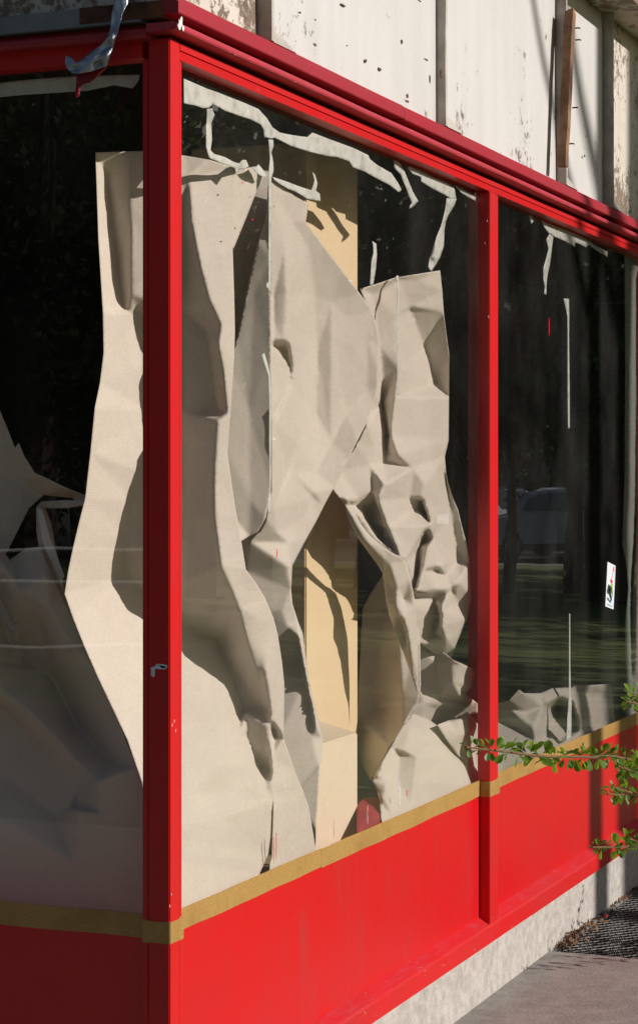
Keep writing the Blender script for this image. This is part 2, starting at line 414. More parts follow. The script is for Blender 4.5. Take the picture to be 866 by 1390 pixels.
# ================================================================== BUILDING
bld = empty('shop_building', (0, 0, GROUND), 'old shop building with peeling whitewashed boards above a red corner window', 'building')
ZG, ZB, ZT = .654, .606, 2.512     # glass bottom / tape bottom / glass top
XE, YE = 6.9, 3.6
MUL = [(2.241, 2.342), (4.46, 4.561)]
obox('plinth', (.012, XE, .012, .20, GROUND-.3, .139), M['concrete'], bld)
obox('plinth', (.012, .20, .202, YE, GROUND-.3, .139), M['concrete'], bld)
bm = bmesh.new()
box(bm, .02, XE, .02, .2, 2.61, 3.37); box(bm, .02, .2, .202, YE, 2.61, 3.37)
box(bm, .02, XE+.1, YE, YE+.1, GROUND, 3.37); box(bm, XE, XE+.1, .02, YE-.002, GROUND, 3.369)
bm_obj('wall', bm, M['wall_bad'], bld)
obox('roof', (-.15, XE+.1, -.15, YE+.1, 3.372, 3.52), M['wall_bad'], bld)
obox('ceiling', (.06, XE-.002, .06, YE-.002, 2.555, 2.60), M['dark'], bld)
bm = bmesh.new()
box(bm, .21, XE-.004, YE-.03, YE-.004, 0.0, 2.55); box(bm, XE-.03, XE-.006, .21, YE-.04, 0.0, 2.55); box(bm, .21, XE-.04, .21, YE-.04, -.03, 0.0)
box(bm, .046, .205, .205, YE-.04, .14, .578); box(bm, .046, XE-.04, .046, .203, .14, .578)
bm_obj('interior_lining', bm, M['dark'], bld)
obox('display_shelf', (.046, 2.30, .046, .85, .58, .60), M['shelf'], bld)  # pale wood colour chosen to bounce warm light onto the shaded paper
obox('display_shelf', (2.302, XE-.05, .046, .85, .58, .60), M['dark'], bld)  # same shelf coloured near black so the right bay looks unlit
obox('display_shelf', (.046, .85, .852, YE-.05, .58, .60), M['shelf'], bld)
def warped_panel(x0, x1, z0, z1, mat, ybase, seed, bulge=.004):
    bm = bmesh.new(); nx, nz = 14, 18; g = []
    for i in range(nx+1):
        for j in range(nz+1):
            x = x0+(x1-x0)*i/nx; z = z0+(z1-z0)*j/nz
            y = ybase - bulge*(.6+noise.noise(Vector((x*2+seed, z*2.2, seed)))) - .012*max(0, .18-(z-z0))*(i/nx)
            x += .004*noise.noise(Vector((i*9, z*7, seed)))*(1 if i in (0, nx) else 0)
            g.append(bm.verts.new((x, y, z)))
    for i in range(nx):
        for j in range(nz): a = i*(nz+1)+j; bm.faces.new((g[a], g[a+nz+1], g[a+nz+2], g[a+1]))
    o = bm_obj('board', bm, mat, bld, True)
    so = o.modifiers.new('t', 'SOLIDIFY'); so.thickness = .006; so.offset = 1
    return o
bx = [on_y(p, 0, 0).x for p in (351, 591, 756, 820)]
edges = [.004] + bx + [5.05, 6.3, XE]
mats = [M['wall_bad'], M['wall'], M['wall'], M['wall'], M['wall_bad'], M['wall'], M['wall']]
for i in range(len(edges)-1):
    w0 = .016 if i else 0
    warped_panel(edges[i]+w0+.002, edges[i+1]-.006, 2.60, 3.37, mats[i], .008, i*3.3)
for x in bx+[5.05, 6.3]:
    bm = bmesh.new(); box(bm, x, x+.014, -.032, .018, 2.634, 3.370)
    bmesh.ops.subdivide_edges(bm, edges=[e for e in bm.edges if abs(e.verts[0].co.z-e.verts[1].co.z) > .3], cuts=16)
    for v in bm.verts: v.co.x += .003*noise.noise(Vector((x, 0, v.co.z*5))); v.co.y += .003*noise.noise(Vector((x, 3, v.co.z*4)))
    bm_obj('batten', bm, M['batten'], bld)
    bm = bmesh.new()   # small folded flashing at the foot of the batten
    a = [bm.verts.new(p) for p in ((x+.015, -.034, 2.632), (x+.15, -.034, 2.632), (x+.015, -.001, 2.70), (x+.015, -.001, 2.632), (x+.15, -.001, 2.632))]
    bm.faces.new((a[0], a[1], a[2])); bm.faces.new((a[1], a[4], a[2])); bm.faces.new((a[0], a[2], a[3])); bm.faces.new((a[0], a[3], a[4], a[1]))
    bm_obj('flashing', bm, M['batten'], bld)
# holes and knots in the boards
def blob(bm, c, rx, rz, n=9, depth=.002, seed=0):
    rr = random.Random(seed)
    k = [rr.uniform(.6, 1.2) for _ in range(n)]
    f = [bm.verts.new((c.x+rx*k[i]*math.cos(2*math.pi*i/n), c.y, c.z+rz*k[i]*math.sin(2*math.pi*i/n))) for i in range(n)]
    b = [bm.verts.new((v.co.x, v.co.y+depth, v.co.z)) for v in f]
    bm.faces.new(f)
    for i in range(n): bm.faces.new((f[i], b[i], b[(i+1) % n], f[(i+1) % n]))
for i, (px, py, a, b) in enumerate(((464,7,9,3),(495,83,5,5),(514,94,5,5),(544,57,5,6),(577,81,12,3),(426,61,5,3),(406,17,3,2),(427,27,3,1.5),(568,1,8,2),(470,62,2,1),(598,100,4,14),(365,35,4,8),(551,130,6,6),(752,40,6,5),(792,212,5,4),(826,92,5,7),(824,44,3,5),(551,138,8,4))):
    c = on_y(px, py, -.034 if px in (598,) else .0)
    c.y = -.036 if px == 598 else -.0035
    bm = bmesh.new(); blob(bm, c, a*.0020, b*.0011, seed=i, n=10); bm_obj('rot_hole', bm, M['rust'], bld)
# left flank above the cornice
obox('flashing', (-.036, .018, .052, YE, 2.583, 2.622), M['flash'], bld)
obox('corner_plate', (-.037, .018, -.001, .20, 2.588, 2.624), M['rust'], bld)
obox('board', (.002, .018, .012, YE, 2.625, 3.37), M['wall_bad'], bld)

# ================================================================== SHOPFRONT
sf = empty('shopfront', (0, 0, .14), 'red painted corner shopfront of large dusty windows with gold tape along the sill', 'shopfront')
def prof(name, prof_pts, axis, a0, a1, mat, parent, z_noise=0):
    """prof_pts (outward, z) extruded along the front (axis x) or the flank (axis y)"""
    bm = bmesh.new(); n = len(prof_pts); cuts = max(2, int((a1-a0)/.12)) ; rings = []
    for i in range(cuts+1):
        a = a0+(a1-a0)*i/cuts; ring = []
        for j, (o, z) in enumerate(prof_pts):
            dz = z_noise*noise.noise(Vector((a*2.3, j*.2, 1)))
            ring.append(bm.verts.new((a, -o, z+dz) if axis == 'x' else (-o, a, z+dz)))
        rings.append(ring)
    for r0, r1 in zip(rings, rings[1:]):
        for k in range(n): bm.faces.new((r0[k], r0[(k+1)%n], r1[(k+1)%n], r1[k]))
    bm.faces.new(rings[0]); bm.faces.new(rings[-1][::-1])
    return bm_obj(name, bm, mat, parent)
BV = .0025
obox('corner_post', (0, .049, 0, .052, .20, 2.551), M['red'], sf, BV)
obox('corner_post', (.001, .049, .0525, .0665, .20, 2.51), M['red'], sf, .0015)
obox('bead', (.0515, .064, .003, .0395, .225, 2.5115), M['red'], sf, .002)
for a, b in MUL:
    obox('mullion', (a, b-.024, -.001, .0395, .20, 2.5115), M['red'], sf, BV)
    obox('bead', (b-.0225, b, .003, .0395, .205, 2.5115), M['red'], sf, .002)
prof('head_rail', [(0, 2.5335), (0, 2.5485), (-.052, 2.5485), (-.052, 2.5335)], 'x', .0502, XE, M['red'], sf)
prof('cornice_recess', [(-.028, 2.549), (-.028, 2.575), (-.053, 2.575), (-.053, 2.549)], 'x', .0502, XE, M['dark'], sf)  # near-black colour stands in for the shade under the moulding
prof('head_bead', [(-.003, 2.513), (-.001, 2.530), (-.004, 2.5325), (-.0415, 2.5325), (-.0415, 2.513)], 'x', .0502, XE, M['red'], sf)
prof('head_rail', [(0, 2.513), (0, 2.60), (-.05, 2.60), (-.05, 2.513)], 'y', .067, YE, M['red'], sf)
def roundish(o, z0, z1, r=.006):
    return [(o-r, z0), (o-.002, z0+.002), (o, z0+r), (o, z1-r), (o-.002, z1-.002), (o-r, z1), (-.04, z1), (-.04, z0)]
prof('cornice_moulding', roundish(.034, 2.5595, 2.5775), 'x', -.034, XE, M['pink'], sf, .002)
prof('cornice_moulding', roundish(.034, 2.549, 2.570), 'y', .041, YE, M['crimson'], sf, .002)
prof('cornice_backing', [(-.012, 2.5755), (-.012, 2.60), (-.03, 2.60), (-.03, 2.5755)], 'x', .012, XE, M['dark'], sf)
for x0, x1, dz in ((-.036, 1.36, 0), (1.3615, XE, -.0015)):
    prof('cornice_fascia', [(.036, 2.5935+dz), (.038, 2.596+dz), (.038, 2.618+dz), (.034, 2.6215+dz), (.034, 2.629+dz), (.030, 2.632+dz), (-.0, 2.632+dz), (-.0, 2.5935+dz)], 'x', x0, x1, M['crimson'], sf, .0015)
# torn white flakes at the corner of the cornice
for k, (cx_, cz_, rx_, rz_) in enumerate(((-.026,2.569,.007,.011),(-.018,2.577,.006,.014),(-.011,2.566,.005,.007),(-.031,2.576,.003,.005))):
    bm = bmesh.new(); blob(bm, Vector((cx_, -.0355-.0008*k, cz_)), rx_, rz_, 11, .0007, k); bm_obj('paint_chip', bm, M['white'], sf)
# glass, stall panels, tape, bottom rail
bays = [(.0645, 2.2405), (2.3425, 4.4595), (4.5615, XE)]
for a, b in bays:
    obox('glass_pane', (a, b, .035, .041, ZG-.01, ZT), M['glass'], sf)
    obox('stall_panel', (a, b, .033, .045, .20, ZG-.012), M['panel'], sf)
obox('glass_pane', (.035, .041, .067, YE-.2, ZG-.01, ZT), M['glass'], sf)
obox('stall_panel', (.033, .045, .067, YE, .20, ZG-.012), M['panel'], sf)
prof('bottom_rail', [(.002, .140), (.002, .190), (-.001, .198), (-.034, .222), (-.05, .222), (-.05, .140)], 'x', -.002, XE, M['rail'], sf, .001)
prof('bottom_rail', [(.002, .140), (.002, .190), (-.001, .198), (-.034, .222), (-.05, .222), (-.05, .140)], 'y', .052, YE, M['rail'], sf)
def tape_band(a0, a1, axis, off, z0, z1, name='gold_tape'):
    bm = bmesh.new(); n = max(2, int((a1-a0)/.02)); top = []; bot = []
    for i in range(n+1):
        a = a0+(a1-a0)*i/n
        zt = z1+.0015*noise.noise(Vector((a*6, 1, off*50))); zb = z0+.002*noise.noise(Vector((a*7, 5, off*50)))
        dy = -.0006-.0004*noise.noise(Vector((a*40, 2, 0)))
        mk = (lambda z, a=a, dy=dy: (a, off+dy, z)) if axis == 'x' else (lambda z, a=a, dy=dy: (off+dy, a, z))
        top.append(bm.verts.new(mk(zt))); bot.append(bm.verts.new(mk(zb)))
    for i in range(n): bm.faces.new((bot[i], bot[i+1], top[i+1], top[i]))
    o = bm_obj(name, bm, M['gold'], sf); so = o.modifiers.new('t', 'SOLIDIFY'); so.thickness = .0008; so.offset = 0
tape_band(.0655, .93, 'x', .0325, ZB, ZG+.001); tape_band(.9305, 2.2395, 'x', .0322, ZB-.003, ZG-.001)
tape_band(2.3435, 4.458, 'x', .0325, ZB-.004, ZG-.002); tape_band(4.563, XE, 'x', .0325, ZB, ZG)
tape_band(.068, YE, 'y', .0325, ZB-.002, ZG+.002)
def wrap(x0, x1, y0, y1, z0, z1):
    o = obox('gold_tape', (x0, x1, y0, y1, z0, z1), M['gold'], sf, .002)
wrap(-.0014, .0656, -.0014, .067, ZB-.004, ZG-.002)
wrap(2.2393, 2.3434, -.0026, .034, ZB-.006, ZG-.003)
wrap(4.4583, 4.5624, -.0026, .034, ZB-.006, ZG-.003)

# ================================================================== INSIDE: pillar, box, cloth
pl = empty('pillar', (1.58, .40, .60), 'square cream pillar standing behind the hanging paper in the middle window', 'pillar')
obox('shaft', (1.375, 1.775, .262, .62, .602, 2.553), M['pillar'], pl, .004)
p0 = on_y(443, 1000, .13); p1 = on_y(483, 1000, .13)
bxx = bmesh.new(); box(bxx, p0.x-.12, p1.x, .125, .258, .602, .925)
for v in bxx.verts:
    if v.co.z > .9 and v.co.y < .2: v.co.z -= .035
bmesh.ops.bevel(bxx, geom=bxx.edges[:], offset=.003, segments=2, affect='EDGES')
o = bm_obj('ledge_box', bxx, M['cream']); tag(o, 'low cream box with a sloping top standing against the foot of the pillar', 'box')
o = sheet('red_cloth', [(484,1092,9),(496,1082,12),(522,1084,12),(536,1092,10),(536,1130,3),(484,1130,4)], [[(500,1100,6),(515,1108,4)]], M['redcloth'],
          'dark red cloth lying on the shelf between the cream box and crumpled paper', 'cloth', amp=.004, thick=.001)

# ================================================================== PAPER SHEETS
PC = lambda x, y: max(1.2, 30-.064*(x-99)-.0495*(y-838))
def pc(x, y): return (x, y, PC(x, y))
sheet('paper_sheet',
  [(130,207,24.5),(160,206,21),(193,205,17.5),(250,211,11),(285,217,6),(320,228,3.5),(318,290,3),(316,339,2.5),(318,400,2.2),(319,450,2),(318,486,2),(313,560,2.4),(309,616,2.6),
   (318,680,2.4),(327,731,2),(334,773,1.8),(348,792,1.8),(360,812,1.6),(371,838,1.5),(377,861,1.4),(383,900,1.3),(386,930,1.3),(385,1002,1.3),(400,1046,1.2),(412,1075,1.2),(419,1095,1.2),(428,1150,1.2),(432,1170,1.2),
   (366,1196,1.2),(366,1175,1.2),(369,1165,1.4),(371,1100,1.6),(370,1060,1.8),(366,985,2.4),
   (367.5,975,2.0),(364.5,940,1.8),(358.5,908,1.8),(361,885,1.8),(368,871,1.8),(369,858,1.8),(357,846,1.8),(342,833,2.0),
   (346,860,2.4),(351,892,2.8),(355,912,3.0),(361,944,3.2),(365,966,3.6),(370.5,990,5),(369,1030,2.6),(371,1080,2),(368,1130,2),(364,1160,2),(353,1185,1.6),(345,1215,1.2),(300,1235,1.2),
   (262,1250,1.2),(250,1262,1.4),(215,1200,5),(193,1062,13),(173,1004,17.5),(150,955,21),(133,919,24),(115,878,27),(99,838,30),(88,806,31),(93,775,30),(99,746,29),(107,712,28),(116,677,27),(123,615,26),(129,554,25),(136,520,25),(141,479,24.5),(140,423,24.5),(134,326,24.5)],
  [[(146,240,25),(152,300,25.2),(160,360,25),(170,420,23.4)], [(176,215,19),(178,300,19.4),(178,400,20.6)], [(177,424,22.2),(193,430,21.5)],
   [(193,641,22.5),(180,680,24.5),(173,721,26.2),(169,782,28)],
   [(256,240,9),(260,300,7.5),(272,360,5.5),(286,410,4.4),(300,440,3.2)],
   [(250,300,10.5),(250,420,13.5),(250,560,14.5),(250,700,14),(250,790,15)],[(193,500,21.6),(205,560,22),(215,700,21),(220,800,21)],
   [(296,470,3.2),(303,505,2.9),(308,560,2.7),(303,600,3.0)],[(284,450,8.2),(292,500,7),(298,560,6.4)],
   [(296,570,3.6),(292,640,3.6),(292,700,3.6),(301,768,3.2),(313,795,3.2),(324,824,3.2),(334,863,3.4),(345,900,3.8),(355,935,4.4)],
   [(172,786,27.6),(193,806,25.5),(250,845,19.5),(278,862,17.5),(296,870,16),(313,906,12.5),(336,942,9),(354,963,6.5),(370,988,4.6)],
   [pc(120,860),pc(160,900),pc(180,960)], [(330,965,10.8),(322,1008,7.6)], [(333,968,8.6),(334,1000,8.4),(352,1040,7.4),(366,1046,5.0)], [(322,1012,6.4),(340,1040,4.8),(360,1066,3.2)],
   [(252,1118,5.4),(300,1104,4.0),(352,1088,3.0)], [(252,1122,4.8),(300,1108,3.4),(352,1092,2.4)],
   [(262,1010,9.8),(256,1080,7.4),(262,1140,4.6)], [(298,990,8.6),(300,1040,5.6),(308,1075,5.0)], [(290,1110,3.6),(297,1200,1.5)]],
  label='tall pale masking paper hanging around the corner post, the longest sheet', cat='paper sheet', group='sheets of masking paper fallen behind the window', amp=.0014, crease=.0016, seed=1, smooth=3, step=2.3)
GRP = 'sheets of masking paper fallen behind the window'
def psheet(label, *a, **k): return sheet('paper_sheet', *a, label=label, cat='paper sheet', group=GRP, **k)
psheet('small tilted paper scrap with red dots beside the long thin tape strip',
  [(318,222,3.4),(330,229,3.2),(345,226,3),(362,237,2.8),(351,253,3),(337,289,3),(317,338,3.2),(312,330,3.6)], [[(325,232,3.6),(322,300,3.8)]], seed=2)
psheet('brown shaded paper panel left of the vertical tape, hanging in shadow',
  [(364,246,3.5),(362,290,4),(350,330,5.5),(338,380,7.4),(330,420,8.8),(322,458,10),(312,490,11.4),(304,600,12),(306,690,12),(322,738,8.8),(338,728,8),(350,722,6),(361,703,4),(368,662,3),(369,560,2.6),(368,480,2.6),(367,350,2.6)],
  [[(345,400,6.4),(338,560,7.6),(340,680,7.2)]], seed=3, crease=.001)
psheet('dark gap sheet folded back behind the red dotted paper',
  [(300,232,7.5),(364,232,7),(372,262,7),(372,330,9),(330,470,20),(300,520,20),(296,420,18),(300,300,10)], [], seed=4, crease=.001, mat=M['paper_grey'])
# big central sheet
psheet('large central paper sheet with a diagonal right edge and a ragged forked foot',
  [(366,246,1.2),(374,249,1.3),(395,262,1.4),(419,276,1.4),(415,301,2),(438.6,333,3.0),(466,369,3.4),(488,398,2.8),(505,422,2.0),(512,445,1.2),(515,466,1.2),(513,500,1.4),(512,527,1.8),(508,550,2),(497,575,2.4),(484,600,3),(472,625,4),(452.5,663,6),(440,686,7),(428.5,709,8),(414,735,8),(397,768,7.5),
   (395,800,7),(397,820,7),(405,845,6.5),(411,860,6.2),(417,905,5.2),(422.5,939,4.4),(432,975,3.4),(438,1002,2.6),(437,1030,2.2),(434,1043,2),(432,1080,1.8),(429,1125,1.6),(428,1160,1.6),
   (405,1150,7),(396,1080,7.4),(380,1000,10),(374,900,12),(352,830,13.5),(334,775,14),(330,748,12.5),(340,735,10),(352,722,8),(362,705,5),(369,665,3),(368,560,2.4),(367.5,470,5),(367,400,5.5),(366.5,320,2.6)],
  [[(372,262,1.4),(396,300,2.6),(418,335,4.0),(427,400,7.8),(429,470,11),(428,560,11.5),(428,640,9.4),(426,668,7.6)],
   [(374,276,1.6),(386,330,2.4),(390,400,2.8),(390,440,3.0),(392,464,3.6)],[(370,400,5.8),(370,440,6)], [(370,462,5.4),(386,461,3.4),(393,466,3.8),(398,500,6),(396,524,6.4),(386,545,4.6),(374,575,2.2)],
   [(371,470,7.4),(388,471,7),(394,500,7.4),(392,526,7.2),(377,556,5.0)],
   [(400,560,7),(404,600,7.4),(396,640,7)],
   [(498,460,3.2),(498,530,4.0)],[(470,430,5.6),(470,560,7.0)],[(450,410,7.2),(450,600,8.6)],
   [(424,676,8.4),(410,706,8.2),(393,737,6.2),(393,770,5.4),(398,800,5.2),(402,828,4.8),(408,866,4.4),(420,930,3),(430,985,2.2)],
   [(366,712,6),(376,722,6),(392,736,6.4)], [(390,640,7.6),(372,690,4.6)],
   [(383,829,8.6),(390,850,8),(403,885,6.6),(412,925,5.6),(421,958,4.6),(423,999,4),(433,1037,2.4)]], seed=5, amp=.0014, crease=.0014, smooth=2, step=2.3)
# right-hand crumpled sheet
psheet('heavily crumpled paper sheet at the right of the middle window, top edge taped',
  [(488.5,392,3),(512,385,3),(535.6,377,3),(566,372,3),(597,367,3),(600,395,3),(602,424,3),(606,455,3.2),(609.6,482,3.2),(609,540,3.4),(608.5,598,3.8),(603.5,620,4),(605,640,4),(608,656,4),(614,675,4),(621.5,692,3.8),(627,715,3.4),(632.6,736,3.2),(637,764,3),(640,808,3),(637,825,3.4),(634,841,3.8),(625,860,5),(617,880,7),(612.6,894,9),
   (600,893,11),(585,884,11),(568,872,9.5),(563,850,8.5),(558,824,7.5),(553,800,6.5),(548,778,5.5),(543,759,4.5),(530,752,6),(515,748,8),(500,740,9),(484,728,9.5),(476,705,8.8),(470.5,689,8),(460,675,7),(450,662,7),(460,640,8),(480,600,8),(494,570,6),(506,540,5),(508,480,6),(500,420,4)],
  [[(507,400,5.5),(515,470,9),(519,545,11),(526,589,9.6),(523,625,8.6),(519,631,8.6)], [(498,577,3.4),(508,605,5.6),(519,631,7.8)],
   [(541,379,4.6),(538,430,5.6),(541,500,5.2),(536,540,4.6)], [(556,420,8),(575,470,10.5),(592,520,8.5)], [(566,380,4),(556,416,6.6)], [(520,545,9.4),(530,590,5),(540,618,3.6),(560,636,4),(577,657,2)],
   [(484,603,5),(502,630,6),(523,658,2.2)], [(523,658,2),(505,665,6.2),(486,677,7.4)], [(473,680,5.6),(490,700,6.6),(510,730,6.2),(543,757,3)], [(476,684,9.6),(495,690,12),(508,682,9.4)],[(512,680,3.4),(526,715,3.6),(543,756,2.6)], [(500,705,13),(522,735,12)],
   [(543,757,2.4),(547,760,2.2),(560,745,2.6),(580,713,1.6)], [(554,675,6),(565,690,7),(580,712,1.6)], [(573,680,6.6),(578,700,7.4)], [(573,678,2.6),(585,712,2.2),(587,730,4),(578,735,8),(575,722,8)],
   [(590,640,2.4),(596,690,3.6)], [(551,762,3),(560,785,5.5),(563,798,8)], [(569,740,9),(563,795,9.6)], [(580,741,4),(572,775,3.4),(563,799,3.2),(575,803,3)],
   [(594,769,2),(606,781,5),(621,790,2)], [(590,799,3),(594,772,6.2),(612,800,5)], [(564,803,3.4),(588,803,4),(610,799,2.6),(620,792,1.8)], [(567,810,8.8),(590,812,8)],
   [(609,803,3.4),(598,830,2.2),(599,850,2.6),(605,868,4)], [(596,834,7.4),(588,860,8.6),(580,872,8.4)],
   [(604,640,5),(612,700,6),(622,760,6.4),(620,820,6)]],
  seed=6, amp=.002, crease=.0022, smooth=1, step=2.6)
psheet('narrow twisted paper leg tapering to a point below the crumpled sheet',
  [(468,684,6.4),(478,690,6),(490,712,5),(503,728,4.2),(520,742,3.4),(535,752,2.6),(543,755,2.2),(550,762,2.2),(556,780,2.2),(560,800,2.2),(564,822,2.2),(567,871,2),(567.5,900,2),(567,943.5,2.2),(560,922,3.4),(553,902,4.4),(545,880,5.4),(535,855,6.4),(528,835,7),(524,816,7.4),(521,790,7.4),(519,778,7.2),(512,766,6.6),(504,755,6.2),(484,728,6.2),(473,706,6.6)],
  [[(478,700,5),(500,738,4),(528,764,4),(540,800,3.6),(548,840,2.8),(560,900,2.4)],[(556,786,2.2),(545,812,5.4),(561,823,2.2)],[(540,826,3.4),(549,858,5)]], seed=17, crease=.001)
psheet('brown shaded paper falling behind the crumpled sheet to a point near the sill',
  [(523,775,18),(503,805,22.5),(492,827,25),(490,860,25.5),(488,905,25.5),(485,974,25),(485,1021,23.5),(493,1042,21),(503,1060,17),(516,1038,13.5),(529.5,1013,10.5),(545,988,7.6),(568,950,4),(571,930,4.4),(570,870,7),(560,800,12),(545,770,14)],
  [[(516,830,20.5),(516,960,20)],[(540,860,12.5),(545,940,9.5)]], seed=7, crease=.0012, amp=.0035)
psheet('rounded paper bulge curling beside the mullion under the crumpled sheet',
  [(566,870,15.5),(590,876,12),(611,892,6.0),(613,895,4),(625,900,3),(642,908,2.4),(645,916,2.4),(640,932,3),(632,943,5),(642,950,4.5),(648,955,4),(648,968,7),(622,974,9.5),(596,984,13),(565,992,17),(548,984,18),(552,966,18),(558,952,17.5),(560,910,17)],
  [[(611,897,5.4),(614,925,5.2),(626,945,4.6)],[(590,900,11),(598,945,10.6)],[(575,955,14),(640,958,5)]], seed=8, crease=.0008)
psheet('pale crumpled paper lying on the sill left of the mullion',
  [(550,981,10),(540,995,10),(531,1013,9),(520,1032,8),(510,1049,7.5),(505,1060,7),(512,1075,7),(515.6,1088,6),(517,1110,3.5),(524,1140,1.2),(600,1110,1.2),(650,1090,1.2),(650,1045,3),(636,1025,7),(620,1010,9),(600,990,10),(580,975,12),(560,968,12)],
  [[(531,1014,8.6),(548,1019,6),(567,1028,3.4),(563,1060,2.4),(558.6,1096,1.4),(557,1125,1.2)], [(541,1022,8.4),(538,1060,6.6),(533,1110,3)], [(512,1050,5.6),(522,1056,5),(525,1068,4.6),(518,1085,5)], [(558,985,8.6),(586,1004,6.4),(605,1030,4.2),(626,1067,1.6)], [(640,1063,1.4),(615,1035,4.4)]],
  seed=9, crease=.002, amp=.003)
psheet('small pale paper corner tucked behind the mullion above the sill',
  [(593,984,7),(608,978,7),(622,974,7),(634,966,5.4),(642,975,3.4),(650,985,3.4),(652,1055,3.2),(647,1049,3.4),(634,1037,4),(620,1024,5),(605,1003,6)],
  [[(600,985,7),(625,1000,3.8),(640,1010,5)],[(622,976,4.6),(640,990,3)]], seed=10, crease=.003)
# flank window papers (hanging parallel to the flank glass)
DM = lambda x: 47-.185*x
def lf(x, y, d): return (x, y, DM(x)+d)
psheet('grey shaded paper slumped along the bottom of the flank window',
  [lf(-70,700,3),lf(-30,725,5),lf(0,742,6),lf(14,760,6),lf(35,745,5),lf(55,742,4),lf(62,760,3),lf(80,800,3),lf(88,815,3),lf(99,838,3),lf(133,919,2.4),lf(160,975,2.4),lf(185,1040,2.4),lf(205,1090,2.4),lf(205,1262,1.2),lf(100,1262,1.2),lf(-60,1262,1.2)],
  [[lf(0,936,2),lf(44,970,2),lf(81,1007,2.4),lf(100,1030,3),lf(133,1059,2)], [lf(0,960,8),lf(40,1000,8),lf(73,1040,7),lf(97,1096,4)], [lf(102,1100,1.2),lf(110,1130,1.2),lf(128,1163,1.2)], [lf(133,1060,1.4),lf(137,1103,1.4),lf(130,1160,1.2)],
   [lf(62,780,1.4),lf(70,830,2),lf(85,860,2)], [lf(58,850,8),lf(72,920,12),lf(105,985,10),lf(150,1035,6)], [lf(30,800,2),lf(20,880,9)], [lf(0,1110,1.6),lf(100,1170,1.4)], [lf(0,1050,6),lf(80,1110,5)], [lf(112,1056,5),lf(101,1094,5)]], seed=11, crease=.001, amp=.004)
psheet('dark grey paper rising to a thin curled point in the flank window',
  [lf(-70,470,7),lf(-30,520,7),lf(0,556,7),lf(12,585,7),lf(21,608,7),(26,601,48),lf(34,620,7),lf(48,642,7),lf(66,650,7),lf(90,662,7),lf(116,672,8),lf(116,690,8),lf(98,676,10),lf(60,672,10),lf(40,690,9),lf(25,720,8),lf(10,750,8),lf(0,765,8),lf(-60,740,8)],
  [[lf(0,640,9),lf(30,660,9)]], seed=12, crease=.001)
psheet('folded grey paper with a bright white torn edge in the flank window',
  [lf(50,688,6),lf(56,681,6.4),lf(84,679,7),(114,679,32),(114,686,32),lf(90,690,7),lf(62,690,7),lf(70,710,7),lf(76,745,8),lf(84,780,7),lf(92,815,5),lf(99,842,5),lf(80,830,5),lf(60,800,5),lf(56,760,5),lf(50,720,5)],
  [[lf(54,690,5),lf(62,740,5),lf(88,812,5)]], seed=13, crease=.001)
o = sheet('white_lining', [lf(51,690,4),lf(58,692,4),lf(66,720,4),lf(78,755,4),lf(88,782,4),lf(85,787,4),lf(85,800,4),lf(70,765,4),lf(58,735,4)], [], M['white'], 'bright white strip of torn paper lining along a fold in the flank window', 'paper strip', amp=.001, crease=0)
psheet('pale curled paper sliver at the left edge of the flank window',
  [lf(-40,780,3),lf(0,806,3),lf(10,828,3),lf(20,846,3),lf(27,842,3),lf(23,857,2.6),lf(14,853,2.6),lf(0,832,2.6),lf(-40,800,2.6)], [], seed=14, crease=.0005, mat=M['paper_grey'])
# right bay
psheet('grey crumpled paper heap on the sill of the right window',
  [(655,962,22),(676,954,15),(690,951,10),(704,936,7),(711,941,6),(733,941,6),(749,934,6),(775,933,5),(779,930,5),(800,930,4),(827,928,4),(830,938,4),(831,950,3.4),(834,976,3),(836,1005,1.2),(760,1035,1.2),(690,1065,1.2),(670,1070,1.2)],
  [[(690,960,12),(712,968,8),(722,985,3.6),(728,1008,2)], [(737,958,5),(727,990,2.6)], [(737,958,3.6),(745,985,9),(742,1000,8)], [(748,962,13),(760,954,14),(772,962,14),(783,985,10)], [(780,933,4),(788,950,3),(786,990,2)],[(740,955,3),(760,945,4),(776,952,3.4),(786,992,1.6)],[(800,945,6),(810,985,4)],[(735,1010,2),(752,1015,2)]],
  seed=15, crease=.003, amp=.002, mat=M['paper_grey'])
drp = sheet('window_drape', [(847,345,1.2),(866,352,1.2),(900,366,1.2),(935,382,1.2),(935,1000,1.2),(900,985,1.2),(866,992,1.2),(849,998,1.2),(849,900,2.6),(847,850,2.6),(852,800,2.6),(850,770,2.6),(844,740,2.6),(847,650,1.2),(848,500,1.2)],
  [[(860,380,3),(862,560,3),(864,700,4),(856,800,5),(858,960,3)],[(866,700,1.4),(862,900,1.4)],[(885,400,1.4),(885,980,1.4)],[(905,400,4),(905,960,4)]], M['curtain'],
  'pale grey green paper drape hanging at the right edge of the right window', 'drape', seed=16, crease=.0004, amp=.002)

# ================================================================== TAPE REMNANTS on the inside of the glass
TG = 'strips of paper tape left on the window'
def tp(label, pts, folds=(), amp=.0012, crease=.0012, seed=0, **k):
    pts = [p if len(p) == 3 else (p[0], p[1], .25) for p in pts]
    return sheet('tape_strip', pts, folds, M['tape'], label, 'tape strip', TG, step=2.6, smooth=1, amp=amp, crease=crease, thick=.0004, seed=seed, dmin=.12, **k)
tp('broad whitish band of old tape across the top left of the middle window',
  [(249.7,106.6),(262,112),(281.6,120.5),(315,132),(351,148),(362,160),(370,173),(380,180),(395,183),(408,185),(417,186),(424,180),(450,190),(480,201),(499.6,210.5),(502,216),(512,224),(531,235),(540,248),(545,258),(541,261),(530,252),(509,241),(495,233),(479,227),(474,219),(457,213),(445,212),(420,206),(395,198),(385,193),(373,187),(368,188),(359,186),(358,176),(354,169),(340,162),(323,156.5),(305,150),(290,141),(284,146),(276,147),(265,143),(258,142),(250,140)], seed=20, amp=.001)
